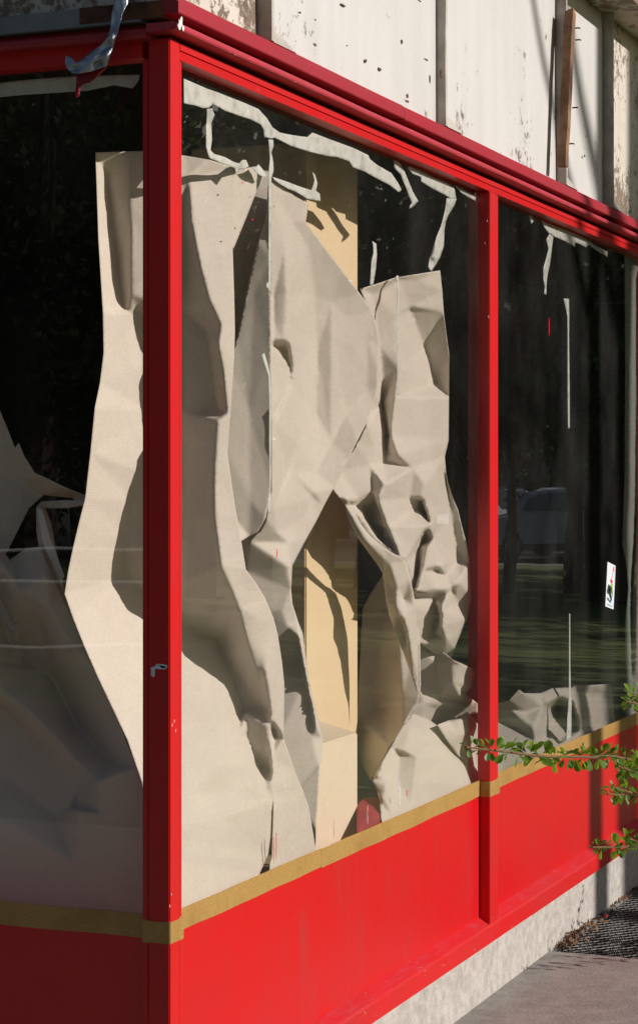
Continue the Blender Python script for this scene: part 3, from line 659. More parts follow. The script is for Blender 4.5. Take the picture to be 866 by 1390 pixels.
tp('thin tape loop hanging down and crossing above the tall paper',
  [(281,148,.3),(288,147,.3),(291.5,156,.8),(287,168,1.2),(288,190,1.2),(286,204,.9),(291,209,.6),(305,213,.5),(318,220,.5),(325,222,.4),(329,217,.7),(334,217,1),(338,226,1.2),(331,230,1.2),(325,229,.8),(321,238,.8),(319,228,.6),(302,222,.4),(288,216,.5),(284,214,.8),(280,200,1.2),(280,170,1.2),(281,160,.8)], seed=21)
tp('small torn tape tab beside the red dotted paper scrap',
  [(341,227),(348,226,.6),(351,223,.8),(357,230,.6),(363,239),(360,241),(353,238),(346,233)], seed=22)
tp('very long thin vertical tape strip over the central papers',
  [(364.5,189),(371,190),(371.5,198),(368.5,207),(371,220),(371.5,232),(368.5,242),(368,300),(367.6,360),(367.6,396),(365.4,398),(364,391),(361.5,390),(362,384),(364.8,383),(364.8,300),(364.8,245),(365,232),(366.5,215)], seed=23, amp=.0004, crease=0)
tp('jagged horizontal tape strip with one upright spike above the central sheet',
  [(370,240),(388,246),(406,253),(420,257.5),(423,258),(427,245,.7),(424,233,1),(428,238,1),(431,249,.8),(429,259),(434,263),(435,273),(428,272),(417,270),(401,260),(390,256),(378.5,249),(372,244)], seed=24)
tp('short dangling tape strip with a bent hooked end',
  [(534,217),(539,219),(544,223,.6),(549,233,1.2),(553.6,244,1.6),(560,260,2),(567.5,273,2.2),(562,279,2.4),(555,284,2.6),(556,280,2.4),(559,275,2.2),(555,266,1.8),(551,255,1.5),(547,246,1.2),(544,237,.9),(539,232,.5),(535.6,228.5)], seed=25)
tp('broad tape piece at the top right of the middle window',
  [(556,226),(571.6,232.7),(588,241),(606,248),(615,253),(617,258),(619,270,.8),(610,269),(606,266),(597,261),(589.7,257.6),(571.6,246.5),(571,240),(560,236),(553,228)], seed=26)
tp('twisted dangling tape strip reaching down to the crumpled sheet',
  [(606,269,.5),(619.5,270,.5),(616,280,1.2),(609,291,1.4),(605,300,1.8),(603,312,2.2),(602,335,2.6),(597,350,2.8),(591,360,2.8),(585,368.5,2.8),(581,363,2.8),(583,350,2.8),(587,338,2.4),(592,322,1.4),(598,307.5,1.2),(601,297,1),(603.5,286,.8)], [[(607,276,.4),(601,308,2.4),(590,350,1.4)]], seed=27)
tp('glossy clear tape scraps in the top right corner of the middle window',
  [(617,252),(626,256),(636,262),(643,266),(643.7,260),(649,260),(649,275.6),(644,272),(636,268),(625,261)], seed=28, amp=.002)
tp('short upright tape strip standing on the edge of the crumpled sheet',
  [(505,327,.8),(510.6,331,.8),(511.5,346,.5),(510,365,.4),(506.5,386,.4),(502,387,.4),(503,372,.4),(504,357,.5),(506.8,343,.6),(506.5,335,.8)], seed=29)
tp('long hair thin vertical tape line over the crumpled sheet',
  [(536.5,377),(538.5,374),(540.5,374),(541.5,390),(541,460),(541.5,535),(539,536),(538.6,460),(539,385)], seed=30, amp=.0003, crease=0)
tp('loose tape strip with a curled top on the brown shaded paper',
  [(355,482,1.4),(359,479,1.4),(363,493,1),(366.6,509,.5),(368,540),(368,620),(367.5,697),(363.5,696),(364,680),(366,670),(365.5,600),(365.5,545),(364.5,510,.5),(360,497,1)], seed=31, amp=.0004)
tp('ragged pale tape patch at the top of the right window',
  [(734.6,299),(742,303),(751.5,306.6),(770,313),(790,322),(806,332),(824,341.6),(824,349),(812,342),(798,332.5),(795.5,336),(788,332),(780,328.6),(780,335),(766,327),(751.5,321),(744,316),(738.5,309)], seed=32)
tp('narrow twisted tape strip hanging at the left of the right window',
  [(749,311),(752,312),(750,326,.8),(748,342,1.2),(746,358,1.4),(743,372,1.6),(741.6,384,1.6),(741,400,1.6),(738,399,1.6),(739,390,1.6),(737,380,1.4),(737,363.6,1.2),(741,350,1),(744,338,.8),(741,325,.6)], seed=33)
tp('straight thin vertical tape line in the right window with a wide torn head',
  [(764.5,405,.5),(771.7,405.6),(772,430),(771.8,462),(772.6,520),(772.9,581),(770.4,582),(769.8,520),(770,462),(769.6,430)], seed=34, amp=.0002, crease=0)
tp('lower thin vertical tape line above the grey paper heap',
  [(772,833),(773.4,833),(773.4,900),(774.6,945),(775.4,950),(774.8,1002),(768,1006),(769.5,975),(771.5,945),(771.8,900)], seed=35, amp=.0002, crease=0)
tp('small tape fragment stuck beside the mullion at the top of the right window',
  [(717,293),(722,292),(724,300),(721,304),(719,298)], seed=36)
sheet('tape_strip', [(-60,108,.3),(0,112.6,.3),(40,108,.3),(78,105,.3),(147,102,.3),(190.6,101.5,.3),(189,108,.3),(185,115,.3),(180,120,.3),(156,115.6,.3),(120,123,.3),(75,126,.3),(30,129,.3),(0,132,.3),(-60,134,.3)], [], M['tape'],
  'wide grey tape band across the top of the flank window', 'tape strip', TG, step=3, smooth=1, amp=.001, crease=.001, thick=.0004, dmin=.1, proj=lambda px, py, D: on_x(px, py, .041+D/100))
# ================================================================== MARKS ON GLASS AND POST
def patch(name, polys, mat, plane, off, label=None, cat=None, parent=None, group=None, th=.0006):
    bm = bmesh.new()
    for poly in polys:
        pts = [on_y(x, y, off) if plane == 'y' else on_x(x, y, off) for x, y in poly]
        f = [bm.verts.new(p) for p in pts]; bm.faces.new(f)
    bmesh.ops.triangulate(bm, faces=bm.faces[:])
    o = bm_obj(name, bm, mat, parent)
    so = o.modifiers.new('t', 'SOLIDIFY'); so.thickness = th; so.offset = 0
    if label: tag(o, label, cat, group)
    return o
# sticker in the right window
st = patch('window_sticker', [[(824,762.5),(835,768),(832,827.3),(821,823)]], M['sticker'], 'y', .0343, 'small white upright sticker with slanted black emblem on the right window', 'sticker')
def zz(l): return [(806+x*60/866, 750+y*90/1299) for x, y in l]
patch('emblem', [zz([(275,620),(325,660),(345,700),(330,710),(300,690),(270,690),(262,760),(300,800),(330,830),(345,880),(345,930),(315,995),(290,960),(250,910),(248,880),(275,890),(300,940),(318,920),(325,870),(290,830),(250,790),(250,740)]),
                 zz([(285,690),(320,720),(330,740),(325,820),(305,812),(310,750),(280,720)])], M['ink'], 'y', .0338, parent=st, th=.0004)
patch('emblem', [zz([(322,600),(355,620),(368,600),(362,720),(350,820),(335,830),(345,700),(318,650)])], M['inkg'], 'y', .0336, parent=st, th=.0003)
patch('emblem', [zz([(310,540),(335,520),(362,560),(355,605),(325,598)]), zz([(376,280),(392,285),(386,370),(372,370),(345,520),(335,518),(368,360)])], M['inkr'], 'y', .0336, parent=st, th=.0003)
patch('emblem', [zz([(300,940),(345,930),(315,998)]), zz([(348,820),(362,720),(366,760),(358,850),(346,880)])], M['inkb'], 'y', .0334, parent=st, th=.0003)
patch('small_print', [zz([(255,1005),(285,1018),(283,1035),(253,1022)]), zz([(292,1025),(315,1033),(313,1048),(290,1040)]), zz([(322,1040),(342,1050),(340,1068),(320,1058)])], M['ink'], 'y', .0337, parent=st, th=.0003)
# gun-shaped decal on the corner post (flank face)
def gg(l): return [(190+x*70/866, 880+y*60/742) for x, y in l]
patch('post_sticker', [gg([(185,325),(215,318),(262,300),(280,262),(300,258),(312,264),(300,280),(290,292),(285,318),(300,330),(370,330),(395,333),(432,328),(440,300),(380,300),(375,288),(320,280),(322,262),(400,268),(460,285),(462,300),(455,325),(430,352),(380,352),(262,342),(252,370),(245,400),(256,430),(244,488),(190,460),(205,425),(200,400),(212,360),(205,342),(190,342)]),
   gg([(362,298),(385,302),(380,332),(360,330)])], M['decal'], 'x', -.0006, 'pale blue pistol outline sticker on the dark side of the corner post', 'sticker')
SG = 'red paint marks on the glass'
for px, py, l_, lab in ((744.8,431,26,'thin vertical red paint mark high on the right window'),(376,745,13,'short red paint mark low on the central paper sheet'),(371.5,1136,36,'first of two parallel red scratches near the sill'),(375,1130,37,'taller of two parallel red scratches near the sill'),(552,1072,9,'small red mark on the glass near the mullion sill')):
    patch('paint_mark', [[(px-.35,py+l_*.3),(px,py),(px+.4,py+.5),(px+.5,py+l_*.7),(px+.1,py+l_),(px-.3,py+l_*.8)]], M['scratch'], 'y', .0344, lab, 'paint mark', None, SG)
for k, (px, py) in enumerate(((329,248),(343,298),(326,315),(360.5,257),(372,280))):
    c = on_y(px, py, .0344); bm = bmesh.new(); blob(bm, c, .004, .0022, 8, .0004, k)
    tag(bm_obj('paint_dot', bm, M['scratch']), 'tiny red paint dot on the glass near the small paper scrap', 'paint dot', 'tiny red paint dots on the glass')
for cx_, y0_, n_, wd_, lab in ((542, 1034, 15, .18, 'broken white vertical scrape on the glass near the sill'), (499, 1092, 7, .15, 'short forked white scrape on the glass above the red cloth')):
    L_ = []; R_ = []
    for k in range(n_):
        q = cx_+random.uniform(-.8, .8); h_ = wd_*random.choice((.25, .5, 1)); L_.append((q-h_, y0_+k*4.3)); R_.append((q+h_, y0_+k*4.3))
    patch('glass_scrape', [L_+R_[::-1]], M['whitesc'], 'y', .0344, lab, 'scrape')
for k, (px, py) in enumerate(((237,979),(239,992),(234,984),(231,1230),(233,1214),(663,430),(661,300),(658,330),(669,1246),(665,1262))):
    c = on_y(px, py, -.0012); bm = bmesh.new(); blob(bm, c, .0012, .004, 6, .0006, k); bm_obj('paint_chip', bm, M['whitesc'], sf)
# ================================================================== FOIL, PLANK
OX = lambda o: (lambda px, py, D: on_x(px, py, -.045-D/100))
foil = sheet('foil_strip', [(157.7,-14,0),(175,-8,0),(174,4.5,.5),(167,18,1.2),(159,48,1.6),(154,64,1.4),(150,78,1.2),(145,90,1.6),(137,92,2),(125,97,2.4),(108,100,3),(99,99,3.4),(92,94,3),(88.6,84,2.4),(90,75,2),(97,78,2.4),(104,85,2.4),(115,78,2),(126,69,2),(137,61,1.8),(144,54,1.6),(150,39,1.4),(151.7,21,1.2),(155,6,.5)],
  [[(165,0,1.2),(158,30,.4),(152,52,2.6)],[(150,62,.4),(125,84,3.2),(100,95,1.6)],[(146,74,2.8),(132,86,.8)]], M['foil'], 'torn silvery foil strip dangling from the cornice over the flank window', 'foil strip', step=2.5, smooth=1, amp=.002, crease=.003, dmin=-1, proj=OX(0), seed=40)
sheet('red_flap', [(104,101,2.6),(115,98,2.4),(130,92,2),(146,80,1.4),(145,92,1.6),(134,103,2),(123,112,2.2),(115,114,2.4),(110,118,2.4),(108,131,2.6),(103,134,2.8),(102,128,2.8),(104,112,2.8)], [], M['foilred'],
  'dark red torn plastic hanging below the silvery foil', 'plastic scrap', step=3, smooth=1, amp=.002, crease=.002, dmin=-1, proj=lambda px, py, D: on_x(px, py, -.035-D/100), seed=41)
pk = empty('wooden_plank', on_y(769, 225, -.03), 'short brown weathered plank nailed aslant to the white boards at top right', 'plank')
bm = bmesh.new()
A0, A1 = on_y(767, 225, -.062), on_y(777, 14, -.062)
wv = .038
def pv(base, dx, dy, dz=0): return bm.verts.new((base.x+dx, base.y+dy, base.z+dz))
a = [pv(A0, 0, 0), pv(A0, wv, 0), pv(A0, wv, .03), pv(A0, 0, .03)]; b = [pv(A1, 0, 0, .01), pv(A1, wv, 0, -.006), pv(A1, wv, .03, -.004), pv(A1, 0, .03)]
bm.faces.new(a[::-1]); bm.faces.new(b)
for k in range(4): bm.faces.new((a[k], a[(k+1)%4], b[(k+1)%4], b[k]))
bmesh.ops.subdivide_edges(bm, edges=[e for e in bm.edges if abs(e.verts[0].co.z-e.verts[1].co.z) > .3], cuts=20)
for v in bm.verts: v.co.x += .0025*noise.noise(v.co*14); v.co.y += .002*noise.noise(v.co*11+Vector((5,0,0)))
bm_obj('board', bm, M['wood'], pk)
for px, py, dx in ((783, 38, .016), (784, 54, .018), (780, 146, -.012), (775, 195, .012)):
    c = on_y(px, py, -.064); bm = bmesh.new(); tube(bm, [c+Vector((0,.01,0)), c+Vector((0,-.006,0)), c+Vector((dx*.2,-.010,-.002))], .0026, 6); bm_obj('nail', bm, M['nail'], pk)

# ================================================================== GRATE, LITTER
gt = empty('floor_grate', (2.96, 0, GROUND), 'dark metal mesh grate over the light well beside the plinth', 'grate')
bm = bmesh.new()
gx0, gx1, gy0, gy1, gz = 2.962, 6.195, -.595, .006, GROUND-.002
x = gx0-.6
def gbar(p, q, wd):
    d = (Vector(q)-Vector(p)).normalized(); nn = Vector((-d.y, d.x, 0))*wd
    vs = [bm.verts.new((Vector(c)+nn*s_)[:2]+(z,)) for c, s_, z in ((p,-1,gz-.012),(p,1,gz-.006),(q,1,gz-.006),(q,-1,gz-.012))]
    vt = [bm.verts.new((v.co.x, v.co.y, v.co.z+.003)) for v in vs]
    bm.faces.new(vt); bm.faces.new(vs[::-1])
    for k in range(4): bm.faces.new((vs[k], vs[(k+1)%4], vt[(k+1)%4], vt[k]))
sx, sy = .052, .0225
rows = int((gy1-gy0)/sy)
for i in range(int((gx1-gx0)/sx)):
    for j in range(rows):
        cx, cy = gx0+sx*(i+.5*(j % 2)+.25), gy0+sy*j
        if cx+sx/2 < gx1:
            gbar((cx, cy, 0), (cx+sx/2, cy+sy, 0), .0042); gbar((cx+sx/2, cy+sy, 0) if False else (cx, cy, 0), (cx-sx/2 if cx-sx/2 > gx0 else gx0, cy+sy, 0), .0042)
bm_obj('mesh_bars', bm, M['steel'], gt)
bm = bmesh.new()
box(bm, gx0-.006, gx0+.012, gy0, gy1, gz-.03, gz+.003); box(bm, gx0+.0125, gx1, gy0-.004, gy0+.012, gz-.03, gz+.003); box(bm, gx1-.002, gx1+.004, gy0+.013, gy1, gz-.03, gz+.003); box(bm, gx0+.0125, gx1-.003, gy1-.010, gy1+.004, gz-.03, gz+.001)
bm_obj('rim', bm, M['steel'], gt)
bm = bmesh.new()
for x0, x1, y0, y1, z0, z1 in ((2.956, 6.2, -.6, .011, -.60, -.58), (2.9, 2.955, -.6, .011, -.6, GROUND-.002), (6.201, 6.25, -.6, .011, -.6, GROUND-.002), (2.9, 6.25, -.65, -.601, -.6, GROUND-.002)): box(bm, x0, x1, y0, y1, z0, z1)
tag(bm_obj('light_well', bm, M['pit']), kind='structure')
bm = bmesh.new(); rr = random.Random(3)
for k in range(190):
    u = rr.random(); cx = 3.02+abs(rr.gauss(0, .22)) if u < .6 else 3.0+1.3*rr.random(); cy = .004-abs(rr.gauss(0, .028 if u < .6 else .012)); cz = gz+.004+abs(rr.gauss(0, .012 if u < .6 else .004))*(1 if cx < 3.4 else .5)
    s = rr.uniform(.006, .016); c = Vector((cx, cy, cz)); u1 = Vector((rr.gauss(0,1), rr.gauss(0,1), rr.gauss(0,.5))).normalized(); u2 = u1.orthogonal().normalized()
    vs = [bm.verts.new(c+u1*s*math.cos(t)+u2*s*.5*math.sin(t)) for t in (0, 1.2, 2.4, 3.6, 4.9)]; bm.faces.new(vs)
tag(bm_obj('leaf_litter', bm, M['litter']), 'brown dead leaves gathered along the plinth at the grate', 'leaf litter', kind='stuff')
c = on_y(822, 1247, -.03); c.z = gz+.012
bm = bmesh.new(); bmesh.ops.create_icosphere(bm, subdivisions=2, radius=.010)
for v in bm.verts: v.co = Vector((v.co.x*1.8, v.co.y*.8, v.co.z*.5+.004*math.sin(v.co.x*90)))+c
tag(bm_obj('red_petal', bm, M['redcloth'], None, True), 'small curled red petal lying at the far edge of the grate', 'petal')

# ================================================================== SHRUBS
def leaf_geo(bm, base, d, up, L, W, fold=.25):
    d = d.normalized(); side = d.cross(up).normalized(); nn = side.cross(d).normalized()
    prof_ = [(0,.0),(.18,.22),(.45,.72),(.7,.95),(.88,.7),(1.0,.0)]
    mid = []; lft = []; rgt = []
    for t, wd in prof_:
        p = base+d*L*t-nn*L*.12*t*t
        mid.append(bm.verts.new(p))
        if 0 < wd: lft.append(bm.verts.new(p+side*W*wd*.5+nn*W*wd*fold*.5)); rgt.append(bm.verts.new(p-side*W*wd*.5+nn*W*wd*fold*.5))
    n = len(lft)
    for i in range(n-1):
        bm.faces.new((mid[i+1], mid[i+2], lft[i+1], lft[i])); bm.faces.new((mid[i+2], mid[i+1], rgt[i], rgt[i+1]))
    bm.faces.new((mid[0], mid[1], lft[0])); bm.faces.new((mid[1], mid[0], rgt[0])); bm.faces.new((mid[n], mid[n+1], lft[-1])); bm.faces.new((mid[n+1], mid[n], rgt[-1]))
def catmull(pts, n=10):
    out = []
    P_ = [pts[0]]+list(pts)+[pts[-1]]
    for i in range(1, len(P_)-2):
        for k in range(n):
            t = k/n; a, b, c, d = P_[i-1], P_[i], P_[i+1], P_[i+2]
            out.append(.5*((2*b)+(c-a)*t+(2*a-5*b+4*c-d)*t*t+(3*b-a-3*c+d)*t**3))
    out.append(pts[-1]); return out
def stem_leaves(bs, bl, pts, r0, r1, leafsz, density, rr, start=.25, twig=0):
    path = catmull([Vector(p) for p in pts], 9); n = len(path)
    tube(bs, path, [r0+(r1-r0)*i/(n-1) for i in range(n)], 6)
    dist = 0; acc = 0
    for i in range(1, n):
        seg = path[i]-path[i-1]; acc += seg.length
        while acc > density:
            acc -= density
            if i/n < start: continue
            t = seg.normalized(); a = rr.uniform(0, 6.28); o = t.orthogonal().normalized(); o2 = t.cross(o)
            for m_ in range(rr.choice((2,2,3))):
                a += rr.uniform(1.6, 2.8)
                dr = (o*math.cos(a)+o2*math.sin(a)+t*rr.uniform(-.1,.7)+Vector((0,0,.25))).normalized()
                sc = rr.uniform(.35, 1.0)*(1-.45*max(0, i/n-.75)*4)
                leaf_geo(bl, path[i]+dr*.004, dr, Vector((rr.uniform(-.5,.5), rr.uniform(-.5,.5), 1)), leafsz*sc, leafsz*.68*sc)
def shrub(label, base, stems, leafsz, density, seed):
    e = empty('leafy_shrub', base, label, 'shrub'); rr = random.Random(seed); bs = bmesh.new(); bl = bmesh.new()
    for s in stems: stem_leaves(bs, bl, s, .0045, .0014, leafsz, density, rr)
    bm_obj('stem', bs, M['stem'], e); bm_obj('foliage', bl, M['leaf'], e)
    return e
BY = -1.08
def bp(px, py, dy=0): return on_y(px, py, BY+dy)
b1 = Vector((.95, -2.15, GROUND))
st = []
def off(px, py, y): return on_y(px, py, y)
st.append([b1, b1+Vector((.02,.03,.6)), Vector((.62,-1.75,.96)), Vector((.32,-1.35,.92)), bp(866, 1034), bp(800, 1028), bp(740, 1027), bp(690, 1021), bp(655, 1017), bp(632, 1014)])
st.append([b1, b1+Vector((-.02,.03,.5)), Vector((.62,-1.75,.86)), Vector((.30,-1.4,.80)), bp(866, 1080,-.05), bp(845, 1079,-.05), bp(824, 1078,-.05)])
st.append([b1, b1+Vector((-.05,.03,.3)), Vector((.60,-1.75,.66)), Vector((.30,-1.4,.60)), bp(880, 1152, .0), bp(850, 1150), bp(825, 1150), bp(803, 1150)])
st.append([b1, b1+Vector((.04,.03,.6)), Vector((.64,-1.75,1.06)), Vector((.32,-1.4,1.04)), bp(885, 950,-.06), bp(866, 955,-.06), bp(848, 952,-.06)])
st.append([b1, b1+Vector((.0,.03,.6)), Vector((.62,-1.75,.90)), Vector((.34,-1.3,.88)), bp(872, 1052,-.02), bp(855, 1046,-.03), bp(838, 1040,-.03)])
rr = random.Random(9)
for k in range(12):
    a = rr.uniform(0, 6.28); q = rr.uniform(.2,.5); st.append([b1, b1+Vector((q*.4*math.cos(a), q*.4*math.sin(a)-.05, .4)), b1+Vector((.1+q*math.cos(a), q*math.sin(a)-.1, rr.uniform(.5,.85)))])
shrub('low green shrub whose small leaved twigs reach in at the lower right', b1, st, .025, .0155, 21)
st = []; b2 = Vector((3.35, -1.05, GROUND))
for k in range(14):
    a = rr.uniform(0, 6.28); q = rr.uniform(.1, .4); st.append([b2+Vector((.04*math.cos(a), .04*math.sin(a), 0)), b2+Vector((q*.4*math.cos(a), q*.25*math.sin(a), .3)), b2+Vector((q*math.cos(a)*1.3, q*.5*math.sin(a), rr.uniform(.45,.62)))])
sh2 = shrub('low bushy shrub standing beyond the right side of the grate', b2, st, .040, .022, 22)

# ================================================================== THE STREET SEEN IN THE GLASS
def crown_mesh(seed, n=5200, rx=2.7, rz=2.6, leafs=.17):
    rr = random.Random(seed); bm = bmesh.new(); cl = []
    for _ in range(34):
        v = Vector((rr.gauss(0,1), rr.gauss(0,1), rr.gauss(0,1))).normalized()*rr.uniform(.35, 1)**.5
        cl.append((Vector((v.x*rx, v.y*rx, v.z*rz)), rr.uniform(.5, 1.05)))
    for _ in range(n):
        c, r = rr.choice(cl); v = Vector((rr.gauss(0,1), rr.gauss(0,1), rr.gauss(0,1))).normalized()*r*rr.uniform(.3,1)**.4
        p = c+v; s = leafs*rr.uniform(.6, 1.3); u = Vector((rr.gauss(0,1), rr.gauss(0,1), rr.gauss(0,1))).normalized(); q = u.orthogonal().normalized()
        bm.faces.new([bm.verts.new(p+u*s*a+q*s*b) for a, b in ((-.5,0),(0,-.3),(.5,0),(0,.3))])
    me = bpy.data.meshes.new('crown'); bm.to_mesh(me); bm.free(); me.materials.append(M['tree_leaf']); return me
def trunk_mesh(h, r, seed, lean=0):
    bm = bmesh.new(); rr = random.Random(seed)
    pts = [Vector((0,0,0)), Vector((lean*.25,.05,h*.3)), Vector((lean*.6,-.05,h*.65)), Vector((lean,0,h))]
    p = catmull(pts, 6); n = len(p); tube(bm, p, [r*(1.25-.75*i/(n-1)) for i in range(n)], 9)
    for k in range(5):
        a = rr.uniform(0, 6.28); b = p[int(n*(.55+.08*k))] if int(n*(.55+.08*k)) < n else p[-1]
        tube(bm, [b, b+Vector((math.cos(a)*.8, math.sin(a)*.8, .9)), b+Vector((math.cos(a)*1.7, math.sin(a)*1.7, 2.2))], [r*.4, r*.25, r*.08], 6)
    me = bpy.data.meshes.new('trunk'); bm.to_mesh(me); bm.free(); me.materials.append(M['bark']); return me
crowns = [crown_mesh(s) for s in (1, 2, 3)]; fine_crowns = [crown_mesh(s, 15000, 2.7, 2.6, .085) for s in (4, 5)]
def tree(x, y, h, r, sc, label, lean=0, seed=0, name='park_tree', group='trees of the park across the pavement', low=0, fine=False):
    e = empty(name, (x, y, GROUND), label, 'tree', group)
    t = bpy.data.objects.new('trunk', trunk_mesh(h, r, seed, lean)); COL.objects.link(t); t.parent = e
    c = bpy.data.objects.new('crown', fine_crowns[seed % 2] if fine else crowns[seed % 3]); COL.objects.link(c); c.parent = e; c.location = (lean, 0, h+sc*1.5-low); c.scale = (sc, sc, sc); c.rotation_euler.z = seed*1.3
    return e
def mir(px, s):   # ground point seen by reflection in the front glass at pixel column px, s metres along the view
    a = ray(px); return CAM[0]+a[0]*s, .07-(CAM[1]+a[1]*s)
def mirx(px, s):
    a = ray(px); return .07-(CAM[0]+a[0]*s), CAM[1]+a[1]*s
TL = 'park tree reflected dimly in the dark shop windows'
k = 0
for px, s, h, r, sc, ln in ((776,30,4.2,.12,1.2,.1),(814,28,4.4,.22,1.3,.0),(836,27.5,4.0,.17,1.1,1.0),(620,32,4.6,.18,1.3,0),(570,30,4.6,.2,1.3,.3),(500,31,4.6,.2,1.3,0),(430,29,4.6,.2,1.3,.4),(350,31,4.6,.2,1.3,-.3),(270,29,4.6,.2,1.3,0),(890,33,5,.2,1.4,0),(960,30,5,.2,1.4,.2),
                            (690,30,5.6,.09,1.2,-.4),(880,60,6,.25,2.1,0),(560,57,6,.25,2.1,0),(460,58,6,.25,2.1,0),(340,57,6,.25,2.1,0),(240,56,6,.2,2.0,0)):
    x, y = mir(px, s); tree(x, y, h, r, sc, TL, ln, k, low=1.2); k += 1
for px, s, h, sc in ((-190,19,4.4,1.2),(-60,19,4.0,1.2),(0,22,4.2,1.3),(60,18,4.0,1.2),(150,20,4.2,1.3),(250,19,4.2,1.2),(20,42,4.6,2.1),(110,42,4.6,2.1),(200,42,4.6,2.1),(-80,42,4.6,2.1),(280,40,4.6,2.1)):
    x, y = mirx(px, s); tree(x, y, h, .17, sc, 'street tree reflected dimly in the flank window', .2, k, group='trees along the side street', low=1.4, fine=s < 23); k += 1
for k2, (x, y, sc) in enumerate(((12.6,-14,1.0),(17,-15.5,1.15),(21.5,-14.5,1.1),(26.5,-16,1.2),(15,-20,1.2),(31,-17,1.2))):
    tree(x, y, 4.4, .17, sc, 'unseen young tree added to shade the lawn between the shop and the road', .2, 60+k2, group='unseen young trees added to shade the lawn', low=.8)  # out of view, added for their dappled shade on the reflected lawn
# tall tree towards the sun: its trunk throws the soft band of shade on the right end of the shopfront
tt = tree(3.66+.2126*8.2, -8.2, 11.5, .105, 1.0, 'tall slim tree near the pavement whose trunk shades the right end of the window', .0, 50, name='slim_tree', group=None)
tree(4.17+.2126*11, -11, 12.5, .20, 1.0, 'thicker tall tree behind the slim one on the way to the park', .0, 51, name='tall_tree', group=None)
hd = empty('clipped_hedge', (40, -40, GROUND), 'long dark hedge closing the park beyond the road', 'hedge')
bm = bmesh.new(); rr = random.Random(77)
for i in range(9000):
    t = rr.random(); x = 61+rr.uniform(-.8,.8); y = 6-96*t; p = Vector((x, y, GROUND+4.6*rr.random()**.8)); s = .5*rr.uniform(.6,1.3)
    u = Vector((rr.gauss(0,1), rr.gauss(0,1), rr.gauss(0,1))).normalized(); q = u.orthogonal().normalized()
    bm.faces.new([bm.verts.new(p+u*s*a+q*s*b) for a, b in ((-.5,0),(0,-.4),(.5,0),(0,.4))])
bm_obj('foliage', bm, M['tree_leaf'], hd)
# long house across the road
hs = empty('terrace_house', (66, -30, GROUND), 'long grey rendered house across the road seen dimly in the glass', 'house')
obox('wall', (66, 76, -100, 20, GROUND, 7.5), M['render'], hs)
bm = bmesh.new(); v = [bm.verts.new(p) for p in ((65.4,-101,7.5),(76.6,-101,7.5),(71,-101,12),(65.4,21,7.5),(76.6,21,7.5),(71,21,12))]
for f in ((0,1,2),(3,5,4),(0,3,4,1),(0,2,5,3),(1,4,5,2)): bm.faces.new([v[i] for i in f])
bm_obj('roof', bm, M['roof'], hs)
for i in range(18):
    for z in (1.0, 4.6):
        y = 16-i*6.4; wdw = obox('window', (65.93, 66.02, y-.7, y+.7, z, z+1.6), M['white'], hs); g_ = obox('pane', (65.90, 65.925, y-.6, y+.6, z+.1, z+1.5), M['carglass']); g_.parent = wdw; g_.matrix_parent_inverse = Matrix()
hs2 = empty('side_house', (-50, 20, GROUND), 'dark rendered house seen dimly in the flank window', 'house')
obox('wall', (-60, -50, -30, 80, GROUND, 9), M['render'], hs2); obox('roof', (-60.5, -49.5, -30.5, 80.5, 9.002, 9.6), M['roof'], hs2)
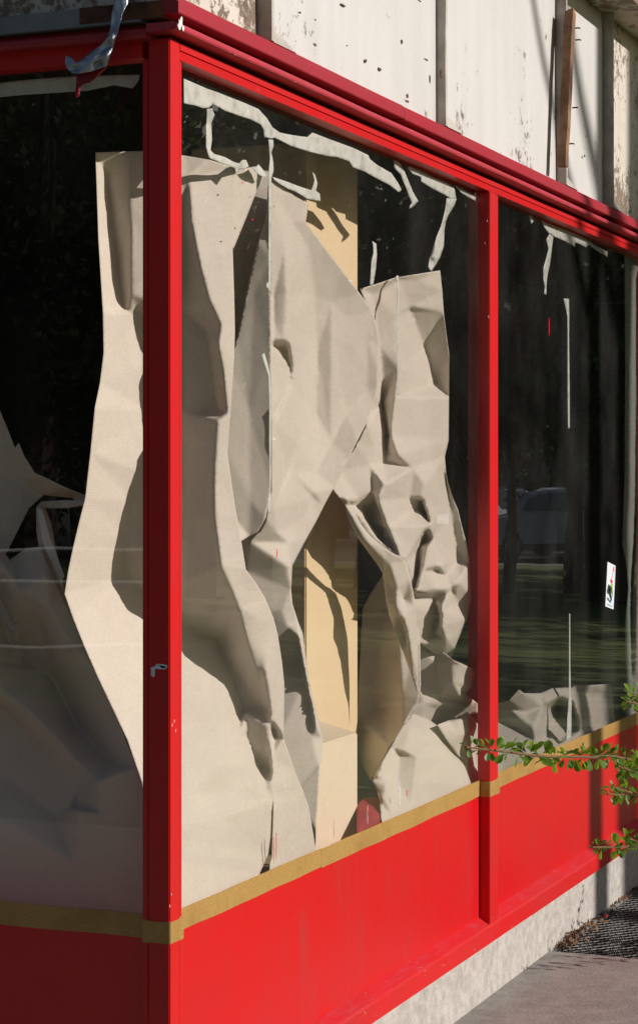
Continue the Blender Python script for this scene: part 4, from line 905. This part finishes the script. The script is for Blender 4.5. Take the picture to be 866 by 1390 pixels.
# cars
def car(x, y, rot, paint, label):
    e = empty('parked_car', (x, y, GROUND), label, 'car', 'cars parked across the road'); 
    def sec(y0, pr):
        return pr
    L, W = 4.2, 1.74
    side = [(-2.1,.35),(-2.12,.62),(-2.0,.86),(-1.2,1.0),(-.55,1.42),(.75,1.46),(1.5,1.02),(2.02,.95),(2.1,.62),(2.1,.35)]
    bm = bmesh.new(); rings = []
    for wy, inset in ((-W/2, 1), (-W/2+.12, 0), (0, -.3), (W/2-.12, 0), (W/2, 1)):
        ring = []
        for (sx_, sz) in side:
            tum = .16*max(0, (sz-.95)/.5)*(1 if wy > 0 else -1 if wy < 0 else 0)
            ring.append(bm.verts.new((sx_*(1-.02*max(inset,0)), wy-tum, sz-(.06 if inset == 1 and sz > .9 else 0)-(.0 if inset >= 0 else -.03))))
        rings.append(ring)
    n = len(side)
    for a_, b_ in zip(rings, rings[1:]):
        for k_ in range(n): bm.faces.new((a_[k_], b_[k_], b_[(k_+1)%n], a_[(k_+1)%n]))
    bm.faces.new(rings[0]); bm.faces.new(rings[-1][::-1])
    body = bm_obj('body', bm, paint, None); body.parent = e
    def sub(nm, bfun, mat, par=e):
        bm = bmesh.new(); bfun(bm); o = bm_obj(nm, bm, mat, None); o.parent = par; return o
    def quad(bm, pts):
        f = bm.faces.new([bm.verts.new(p) for p in pts]); r_ = bmesh.ops.extrude_face_region(bm, geom=[f]); nn = f.normal if f.normal.length else Vector((0,0,1))
    def slab(pts, th):
        def f(bm):
            a_ = [Vector(p) for p in pts]; nn = (a_[1]-a_[0]).cross(a_[2]-a_[0]).normalized()*th
            v0 = [bm.verts.new(p) for p in a_]; v1 = [bm.verts.new(p+nn) for p in a_]
            bm.faces.new(v0[::-1]); bm.faces.new(v1)
            for k_ in range(len(a_)): bm.faces.new((v0[k_], v0[(k_+1)%len(a_)], v1[(k_+1)%len(a_)], v1[k_]))
        return f
    sub('windscreen', slab([(-1.17,-.70,1.035),(-.60,-.58,1.435),(-.60,.58,1.435),(-1.17,.70,1.035)][::-1], .03), M['carglass'])
    sub('rear_window', slab([(.82,-.56,1.45),(1.46,-.68,1.06),(1.46,.68,1.06),(.82,.56,1.45)][::-1], .03), M['carglass'])
    for s_ in (-1, 1):
        pts = [(-1.0,s_*.86,1.0),(1.25,s_*.86,1.02),(.72,s_*.72,1.38),(-.5,s_*.72,1.36)]
        sub('side_window', slab(pts if s_ < 0 else pts[::-1], .02), M['carglass'])
        sub('headlight', slab([(-2.135,s_*.80,.64),(-2.135,s_*.50,.64),(-2.09,s_*.50,.80),(-2.09,s_*.78,.80)][::(1 if s_ > 0 else -1)], .02), M['lamp'])
        for xx in (-1.35, 1.3):
            t_ = sub('wheel', lambda bm: tube(bm, [(xx, s_*.70, .31), (xx, s_*.885, .31)], .31, 20), M['rubber'])
            sub('rim', lambda bm: tube(bm, [(xx, s_*.886, .31), (xx, s_*.90, .31)], .2, 14), M['lamp'], t_)
    sub('grille', slab([(-2.13,-.42,.55),(-2.13,.42,.55),(-2.10,.42,.74),(-2.10,-.42,.74)], -.02), M['rubber'])
    sub('bumper', lambda bm: box(bm, -2.17, -2.0, -.84, .84, .30, .50), M['rubber'])
    e.rotation_euler.z = rot
    return e
x, y = mir(716, 43); car(x, y, R(28), M['carpaint'], 'silver grey parked car seen dimly in the right window')
x, y = mir(664, 52); car(x, y, R(20), M['carpaint'], 'pale parked car half hidden by the mullion in the reflection')
# railing reflected in the flank window
rl = empty('street_railing', (*mirx(60, 15), GROUND), 'pale horizontal railing reflected across the papers in the flank window', 'railing')
p0 = mirx(-160, 14.6); p1 = mirx(420, 14.6)
for z in (1.10, .88, .42):
    bm = bmesh.new(); tube(bm, [(p0[0], p0[1], z), (p1[0], p1[1], z)], .013, 8); bm_obj('rail', bm, M['white'], rl)
for i in (0, 1):
    t = i; bm = bmesh.new(); tube(bm, [(p0[0]+(p1[0]-p0[0])*t, p0[1]+(p1[1]-p0[1])*t, GROUND), (p0[0]+(p1[0]-p0[0])*t, p0[1]+(p1[1]-p0[1])*t, 1.12)], .02, 8); bm_obj('post', bm, M['white'], rl)
